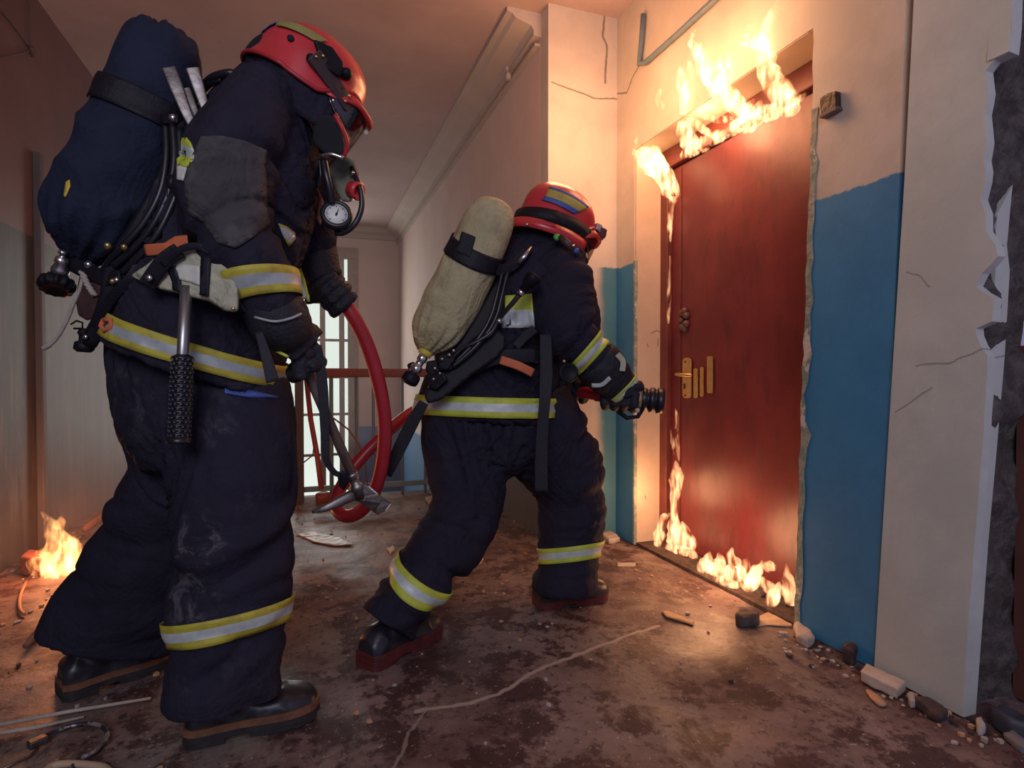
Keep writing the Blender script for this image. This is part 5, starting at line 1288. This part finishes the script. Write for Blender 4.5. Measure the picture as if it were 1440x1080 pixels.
mb = MB(); gc2 = P(798, 524, 1.98); gd2 = (-FW + RT * .2).normalized(); mb.lathe(gc2, gd2, [(-.02, .018), (-.014, .030), (0, .034), (.012, .034), (.016, .028), (.012, .024)], 26); obj('gauge', mb, M_BLK, ba2)
mb = MB(); bolt(mb, P(793, 508, 1.965), -FW, .006, .01); obj('gauge_screw', mb, M_BRASS, ba2)

# ------------------------------------------------------------------ fire
def flame_mat(name, k, c_lo, c_hi):
    m = bpy.data.materials.new(name); m.use_nodes = True; nt = m.node_tree; N, L = nt.nodes, nt.links
    N.remove(N['Principled BSDF']); out = N['Material Output']
    g = N.new('ShaderNodeNewGeometry')
    mp = N.new('ShaderNodeMapping'); mp.inputs['Scale'].default_value = (1, 1, .28); L.new(g.outputs['Position'], mp.inputs[0])
    nz = N.new('ShaderNodeTexNoise'); nz.inputs['Scale'].default_value = 31; nz.inputs['Detail'].default_value = 3; nz.inputs['Distortion'].default_value = 1.1; L.new(mp.outputs[0], nz.inputs['Vector'])
    r = N.new('ShaderNodeMapRange'); r.interpolation_type = 'SMOOTHSTEP'; r.inputs[1].default_value = .40; r.inputs[2].default_value = .64; r.inputs[3].default_value = .0; r.inputs[4].default_value = 1.0; L.new(nz.outputs['Fac'], r.inputs[0])
    mu = N.new('ShaderNodeMath'); mu.operation = 'MULTIPLY'; mu.inputs[1].default_value = k; L.new(r.outputs[0], mu.inputs[0])
    mx = N.new('ShaderNodeMix'); mx.data_type = 'RGBA'; mx.inputs[6].default_value = (*c_lo, 1); mx.inputs[7].default_value = (*c_hi, 1); L.new(r.outputs[0], mx.inputs[0])
    e = N.new('ShaderNodeEmission'); L.new(mx.outputs[2], e.inputs[0]); L.new(mu.outputs[0], e.inputs[1]); L.new(e.outputs[0], out.inputs['Volume'])
    return m
M_FLAME = flame_mat('flame', 62, (1, .27, .08), (1, .58, .27))
M_FLAME2 = flame_mat('bonfire_flame', 34, (1, .24, .05), (1, .50, .17))
def tongue(parent, pts, m, seed=0, ex=1.0):
    """pts: (px, py, Z, half width px); a licking, uneven body of burning gas"""
    S = cr(pts, 6); C = [P(*q[:3]) for q in S]; R = []
    for i, q in enumerate(S):
        T = (C[min(i + 1, len(C) - 1)] - C[max(i - 1, 0)]).normalized(); V = (C[i] - CAM).normalized()
        n1 = T.cross(V).normalized(); n2 = T.cross(n1); w_ = max(q[3], .4) * 1.25 * q[2] / F
        R.append([C[i] + (n1 * math.cos(a) + n2 * .8 * math.sin(a)) * w_ * (1.08 + .40 * noise.noise(Vector((math.cos(a) * 1.3 + seed, math.sin(a) * 1.3, i * .32)))) for a in [2 * PI * j / 14 for j in range(14)]])
    mb = MB(); mb.rings(R); return obj('flame', mb, m, parent)
def zx(px, py, x): return (onp(px, py, 0, x) - CAM).dot(FW)
def fire(loc, label, group, specs, m):
    root = empty('fire', tuple(loc), label, 'fire', group)
    for i, (pts, x) in enumerate(specs): tongue(root, [(p[0], p[1], (zx(p[0], p[1], x) if x > -50 else -x - 100), p[2]) for p in pts], m, i * 3.7)
    return root
XF = 1.60
top = [
    ([(1116, 160, 5), (1110, 150, 12), (1095, 126, 13), (1080, 104, 12), (1077, 76, 9), (1075, 50, 6), (1081, 26, 4), (1094, -2, 1)], XF + .05),
    ([(1082, 66, 5), (1070, 61, 7), (1056, 60, 6), (1041, 62, 1)], XF),
    ([(1057, 44, 1), (1054, 39, 3), (1055, 34, 1)], XF),
    ([(1052, 52, 1), (1049, 50, 3), (1052, 47, 1)], XF),
    ([(1066, 160, 4), (1047, 154, 9), (1021, 132, 11), (1003, 111, 11), (990, 93, 8), (979, 70, 5), (971, 57, 4), (978, 41, 1)], XF + .03),
    ([(983, 72, 2), (984, 66, 3), (986, 60, 1)], XF + .03),
    ([(960, 162, 4), (964, 139, 6), (958, 112, 5), (954, 87, 1)], XF + .04),
    ([(972, 114, 2), (971, 100, 4), (969, 86, 2)], XF + .03),
    ([(1028, 112, 4), (1016, 90, 6), (1008, 76, 1)], XF + .02),
    ([(1028, 112, 3), (1025, 88, 3), (1023, 72, 1)], XF + .02),
    ([(1010, 196, 3), (992, 184, 4), (974, 170, 4), (957, 156, 1)], XF + .10),
    ([(1032, 166, 2), (1014, 168, 4), (994, 165, 3), (969, 152, 1)], XF + .08),
    ([(956, 158, 3), (962, 178, 7), (968, 198, 10), (975, 212, 7)], XF + .10),
    ([(958, 220, 3), (970, 212, 7), (984, 205, 8), (1000, 197, 7), (1016, 190, 6)], XD - .03),
    ([(1008, 194, 4), (1028, 184, 7), (1048, 173, 10), (1066, 164, 9), (1084, 158, 9), (1098, 153, 6)], XD - .04),
    ([(1040, 172, 5), (1048, 158, 8), (1056, 146, 4), (1060, 138, 1)], XF + .08),
    ([(1062, 168, 5), (1066, 154, 7), (1070, 140, 1)], XF + .10),
    ([(1100, 156, 3), (1118, 144, 4), (1136, 130, 2)], XD - .06),  # mild glow on the lintel underside, built as a tongue
    ([(951, 285, 2), (946, 272, 8), (936, 252, 10), (918, 229, 11), (902, 217, 10), (890, 214, 2)], XF + .10),
    ([(903, 218, 7), (899, 206, 7), (900, 194, 4), (901, 180, 1)], XF + .08),
    ([(918, 222, 4), (924, 214, 5), (916, 206, 2)], XF + .08),
    ([(932, 154, 1), (929, 147, 4), (925, 140, 3), (928, 128, 2), (929, 124, 1)], XF),
    ([(943, 340, 1), (942, 318, 3), (944, 296, 3), (946, 276, 4)], XD - .04),
    ([(940, 455, 1), (940, 440, 2), (941, 420, 2.5), (941, 400, 1.5), (942, 360, 1)], XD - .04),
]
fire(onp(1040, 180, 0, XF), 'fire burning along the top of the door and up the wall above it', 'fires', top, M_FLAME)
low = [
    ([(950, 772, 5), (950, 760, 9), (950, 742, 8), (947, 719, 4), (950, 692, 6), (952, 668, 7), (950, 648, 1)], XD - .10),
    ([(924, 768, 3), (927, 755, 6), (929, 742, 5), (934, 727, 4), (947, 722, 1)], XD - .12),
    ([(966, 772, 6), (965, 760, 8), (962, 744, 5), (959, 733, 1)], XD - .10),
    ([(975, 776, 2), (976, 764, 4), (973, 752, 1)], XD - .10),
    ([(936, 768, 3), (952, 773, 5), (968, 777, 5), (980, 782, 3)], XD - .12),
    ([(955, 648, 1), (953, 628, 2.5), (951, 608, 2), (952, 588, 2), (950, 575, .6)], XD - .05),
    ([(949, 640, 1), (946, 622, 2), (944, 604, 1)], XD - .05),
    ([(984, 800, 5), (992, 796, 9), (996, 786, 6), (998, 776, 1)], XD - .14),
    ([(1000, 802, 6), (1008, 800, 10), (1012, 788, 6), (1010, 777, 1)], XD - .16),
    ([(1020, 806, 6), (1034, 806, 10), (1033, 794, 8), (1028, 783, 5), (1030, 770, 1)], XD - .18),
    ([(1036, 808, 5), (1044, 800, 6), (1050, 790, 4), (1052, 782, 1)], XD - .18),
    ([(1040, 818, 5), (1054, 819, 9), (1062, 806, 7), (1070, 796, 3), (1072, 788, 1)], XD - .2),
    ([(1046, 830, 2), (1052, 822, 5), (1060, 816, 5)], XD - .22),
    ([(1066, 812, 4), (1076, 822, 6), (1086, 832, 6), (1094, 842, 4)], XD - .2),
    ([(1080, 850, 4), (1086, 842, 8), (1093, 830, 6), (1096, 818, 1)], XD - .22),
    ([(1114, 852, 4), (1112, 838, 8), (1109, 820, 7), (1106, 804, 4), (1104, 792, 1)], XD - .16),
    ([(1076, 800, 4), (1082, 796, 6), (1090, 798, 3)], XD - .10),
    ([(1005, 812, 4), (1022, 818, 5), (1038, 824, 4)], XD - .22),
]
fire(fl(1040, 830), 'fire burning low along the door sill and its left jamb', 'fires', low, M_FLAME)
zl = fl(82, 806); Zl = (zl - CAM).dot(FW)
lf = [
    ([(78, 808, 14), (82, 798, 24), (88, 776, 18), (79, 752, 10), (70, 734, 5), (58, 720, 1)], 0),
    ([(106, 806, 8), (106, 794, 13), (98, 770, 11), (104, 758, 5), (110, 752, 1)], .05),
    ([(56, 808, 6), (58, 800, 13), (68, 782, 12), (72, 766, 5), (74, 756, 1)], -.05),
    ([(116, 800, 3), (120, 786, 6), (124, 768, 1)], .1),
    ([(74, 746, 1), (84, 736, 6), (86, 726, 1)], .02),
    ([(46, 808, 5), (62, 806, 8), (84, 806, 10), (108, 803, 5)], -.04),
]
fl_root = empty('fire', tuple(zl), 'small bonfire burning on the floor by the left wall', 'fire', 'fires')
for i, (pts, dz) in enumerate(lf): tongue(fl_root, [(p[0], p[1], Zl + dz, p[2]) for p in pts], M_FLAME2, 40 + i * 2.3)

# ------------------------------------------------------------------ debris on the floor
def chunk(name, poly, h, m, label, cat, group=None, rough=.006, voxel=.006, sm=2, lift=0.0):
    p3 = [fl(*p) for p in poly]; mb = MB(); mb.prism([p + Vector((0, 0, lift - .002)) for p in p3], (0, 0, h))
    me = remesh(mb, voxel, sm); co, no = co_of(me), no_of(me)
    d = np.array([rough * noise.noise(Vector(p) * 30) for p in co]); me.vertices.foreach_set('co', (co + no * d[:, None]).astype(np.float32).ravel())
    me.materials.append(m); return tag(obj_me(name, me), label, cat, group)
M_PLASTER = mat('broken_plaster', (.50, .44, .38), .85, col2=(.38, .32, .28), scale=24, bump=.3)
M_TILE = mat('pale_tile', (.58, .50, .42), .6, col2=(.48, .40, .33), scale=20)
M_STONE = mat('dark_stone', (.060, .045, .045), .9, col2=(.11, .08, .075), scale=20, bump=.6)
M_TAN = mat('tan_shard', (.55, .33, .17), .7, col2=(.44, .25, .13), scale=24)
M_DARKD = mat('dark_debris', (.035, .024, .026), .8, col2=(.08, .05, .048), scale=26, bump=.5)
chunk('stone', [(1051 + 17 * math.cos(k * .628), 876 + 9 * math.sin(k * .628)) for k in range(10)], .046, M_STONE, 'dark round stone on the floor in front of the burning sill', 'stone', rough=.012, sm=14)
chunk('plaster_chunk', [(1116, 888), (1122, 882), (1140, 896), (1146, 906), (1136, 912), (1122, 904)], .030, M_PLASTER, 'pale plaster chunk at the foot of the blue wall by the door', 'plaster')
chunk('broken_tile', [(1210, 958), (1218, 946), (1274, 972), (1262, 984)], .034, M_TILE, 'long pale broken tile lying against the foot of the white panel', 'tile', rough=.003)
chunk('wood_shard', [(1216, 972), (1222, 972), (1240, 984), (1250, 994), (1236, 994), (1226, 986)], .012, M_TAN, 'small tan shard on the floor just in front of the broken tile', 'shard', rough=.002)
chunk('dark_wedge', [(1184, 930), (1196, 922), (1206, 932), (1200, 938)], .055, M_DARKD, 'small black wedge standing at the foot of the blue wall', 'wedge')
chunk('brick_piece', [(1286, 994), (1300, 990), (1332, 1012), (1326, 1020), (1308, 1012)], .030, M_DARKD, 'dark brown brick piece at the foot of the white panel', 'brick', rough=.009)
chunk('plaster_bit', [(1276, 984), (1284, 982), (1288, 994), (1280, 996)], .022, M_PLASTER, 'small white plaster bit between the broken tile and the dark brick piece', 'plaster')
chunk('plaster_bit', [(1372, 1022), (1380, 1018), (1386, 1032), (1376, 1036)], .030, M_PLASTER, 'small grey plaster bit at the foot of the rubble jamb', 'plaster')
chunk('concrete_piece', [(1408, 1040), (1424, 1036), (1446, 1052), (1440, 1062)], .024, mat('grey_slab', (.20, .185, .19), .8, col2=(.15, .14, .145), scale=20), 'flat grey slab piece on the floor at the lower right corner', 'slab')
chunk('dark_piece', [(1394, 1022), (1410, 1012), (1446, 1034), (1446, 1044), (1420, 1036)], .05, mat('bluish_dark_slab', (.045, .045, .055), .6, col2=(.07, .07, .085), scale=14), 'dark bluish slab behind the flat grey piece at the lower right corner', 'slab', rough=.01)
chunk('plank_piece', [(930, 860), (944, 862), (976, 876), (974, 880), (956, 874), (936, 868)], .008, M_TAN, 'thin splinter of wood on the floor left of the dark stone', 'splinter', rough=.002, voxel=.004, sm=1)
chunk('paper_sheet', [(1056, 882), (1066, 868), (1088, 858), (1116, 866), (1114, 882), (1080, 880)], .006, mat('scorched_paper', (.52, .38, .26), .8, col2=(.36, .24, .16), scale=18), 'scorched pale sheet lying on the floor at the right end of the sill', 'sheet', rough=.003, voxel=.004, sm=1)
chunk('charcoal_lump', [(1000, 806), (1010, 804), (1018, 810), (1006, 816)], .03, M_DARKD, 'small charred lump at the left end of the burning sill', 'charcoal')
chunk('charcoal_lump', [(1062, 836), (1074, 834), (1082, 842), (1070, 846)], .026, M_DARKD, 'charred lump in the middle of the burning sill', 'charcoal')
chunk('charcoal_lump', [(1100, 850), (1112, 846), (1116, 852), (1106, 858)], .026, M_DARKD, 'charred lump at the right end of the burning sill', 'charcoal')
chunk('plaster_flake', [(416, 752), (440, 748), (480, 756), (500, 766), (470, 768), (440, 762)], .006, mat('wet_plaster_flake', (.40, .36, .32), .35, col2=(.26, .22, .2), scale=18), 'pale flat plaster flake on the floor between the two firefighters', 'plaster', rough=.003, voxel=.005, sm=1)
chunk('plaster_flake', [(868, 792), (894, 792), (894, 797), (868, 797)], .006, M_PLASTER, 'thin pale flake on the wet floor left of the sill fire', 'plaster', rough=.002, voxel=.004, sm=1)
chunk('glass_shard', [(668, 787), (676, 780), (680, 788), (673, 794)], .012, M_WHITE, 'small bright shard on the floor behind the lunging firefighter', 'shard', voxel=.004)
chunk('glass_shard', [(544, 774), (552, 768), (556, 772), (549, 779)], .012, M_WHITE, 'small bright shard on the floor under the fire hose loop', 'shard', voxel=.004)
chunk('rubble_bit', [(598, 704), (612, 700), (618, 708), (604, 712)], .03, M_PLASTER, 'small pale rubble bit at the landing edge behind the lunging firefighter', 'rubble')
chunk('rubble_bit', [(846, 756), (860, 752), (872, 762), (856, 766)], .03, M_PLASTER, 'small pale rubble bit at the foot of the column', 'rubble')
# left corner: brick, sticks, cable
chunk('brick', [(28, 808), (56, 812), (66, 800), (40, 796)], .085, mat('red_brick', (.28, .09, .06), .85, col2=(.20, .06, .045), scale=24, bump=.4), 'red brick lying against the left wall beside the small bonfire', 'brick', rough=.003, sm=1)
mb = MB()
for a, b in (((112, 742), (148, 718)), ((116, 752), (150, 730))): mb.tube([fl(*a, .03), fl(*b, .04)], .012, 8)
M_STICK = mat('pale_stick', (.50, .43, .36), .7, col2=(.38, .32, .27), scale=30)
mb = MB(); mb.tube([fl(118, 745, .02), fl(134, 732, .05), fl(150, 720, .06)], [.016, .02, .014], 8); tag(obj('charred_stick', mb, mat('reddish_stick', (.26, .11, .08), .8)), 'short reddish stick on the floor behind the small bonfire', 'stick')
mb = MB(); mb.tube([fl(36, 908, .012), fl(58, 884, .015), fl(80, 866, .014)], [.010, .014, .012], 8); tag(obj('wood_splinter', mb, mat('scorched_stick', (.22, .10, .075), .8)), 'scorched splinter on the floor in front of the small bonfire', 'splinter')
mb = MB(); mb.tube([fl(-20, 1023, .008), fl(100, 1000, .008), fl(212, 982, .008)], [.005, .0055, .004], 8); tag(obj('thin_rod', mb, M_STICK), 'longer pale thin rod on the floor under the left boot', 'rod')
mb = MB(); mb.tube([fl(-20, 1034, .007), fl(50, 1023, .008), fl(118, 1008, .007)], [.0045, .0055, .003], 8); tag(obj('thin_rod', mb, M_STICK), 'shorter pale thin rod on the floor between longer rod and the bent cable', 'rod')
mb = MB(); S = cr([(46, 1043), (72, 1030), (104, 1020), (132, 1018), (148, 1026), (150, 1040), (134, 1056), (112, 1068), (98, 1082)], 6)
mb.tube([fl(q[0], q[1], .010) for q in S], .0055, 8)
cb = empty('bent_cable', tuple(fl(100, 1040)), 'dark stiff cable bent in a hook on the floor at the lower left', 'cable'); obj('cable', mb, mat('tarnished_cable', (.05, .047, .06), .35, .5, col2=(.42, .40, .42), scale=40, contrast=(.5, .62)), cb)
mb = MB(); a = fl(52, 1044, .012); mb.box((-.018, -.012, -.008), (.02, .012, .010), 0, Matrix.Translation(a) @ Matrix.Rotation(.7, 4, 'Z')); obj('clamp', mb, M_STEEL, cb, False, .003)
mb = MB(); mb.tube([fl(54, 1052, .006), fl(40, 1064, .006), fl(-6, 1086, .006)], .003, 6); tag(obj('thin_wire', mb, M_STEEL), 'fine wire on the floor beside the bent cable at the lower left', 'wire')
mb = MB(); S = cr([(60, 1090), (72, 1078), (92, 1074), (120, 1075), (146, 1079), (158, 1090)], 5); mb.tube([fl(q[0], q[1], .010) for q in S], .008, 10); tag(obj('cane_hoop', mb, mat('tan_cane', (.46, .34, .22), .6)), 'curved tan hoop on the floor at the lower left edge', 'hoop')
mb = MB(); S = cr([(46, 808), (36, 820), (28, 840), (28, 856), (34, 864)], 6); mb.tube([fl(q[0], q[1], .006 + .04 * max(0, 1 - k / 8)) for k, q in enumerate(S)], .006, 8); tag(obj('thin_hose', mb, mat('scorched_cord', (.45, .19, .11), .7)), 'thin cord curving out of the small bonfire on the floor', 'cord')
# scattered chips nobody could count
mb = MB(); rng = random.Random(3)
for k in range(420):
    if k < 300: x, y = rng.uniform(-1.1, 1.62), rng.uniform(1.35, 4.4)
    elif k < 370: x, y = 1.64 - abs(rng.gauss(0, .06)), rng.uniform(.95, 1.62)
    else: x, y = -1.30 + abs(rng.gauss(0, .22)), rng.uniform(2.6, 4.2)
    s = rng.uniform(.0025, .009) * (1.15 if k >= 300 else 1); zz = .006 * noise.noise(Vector((x * 3, y * 3, 0))) + .004 * noise.noise(Vector((x * 11, y * 11, 2))) - .003
    R_ = Matrix.Translation((x, y, zz)) @ Matrix.Rotation(rng.uniform(0, 6), 4, 'Z')
    mb.prism([R_ @ Vector((s * math.cos(a) * rng.uniform(.6, 1.3), s * math.sin(a) * rng.uniform(.6, 1.3), 0)) for a in (0, 1.2, 2.5, 3.7, 5)], (0, 0, s * rng.uniform(.4, 1)), rng.choice((0, 0, 1, 2)))
tag(obj('floor_chips', mb, [M_PLASTER, M_TAN, M_DARKD], None, False), 'small scattered chips of plaster and wood over the floor', 'chips', None, 'stuff')
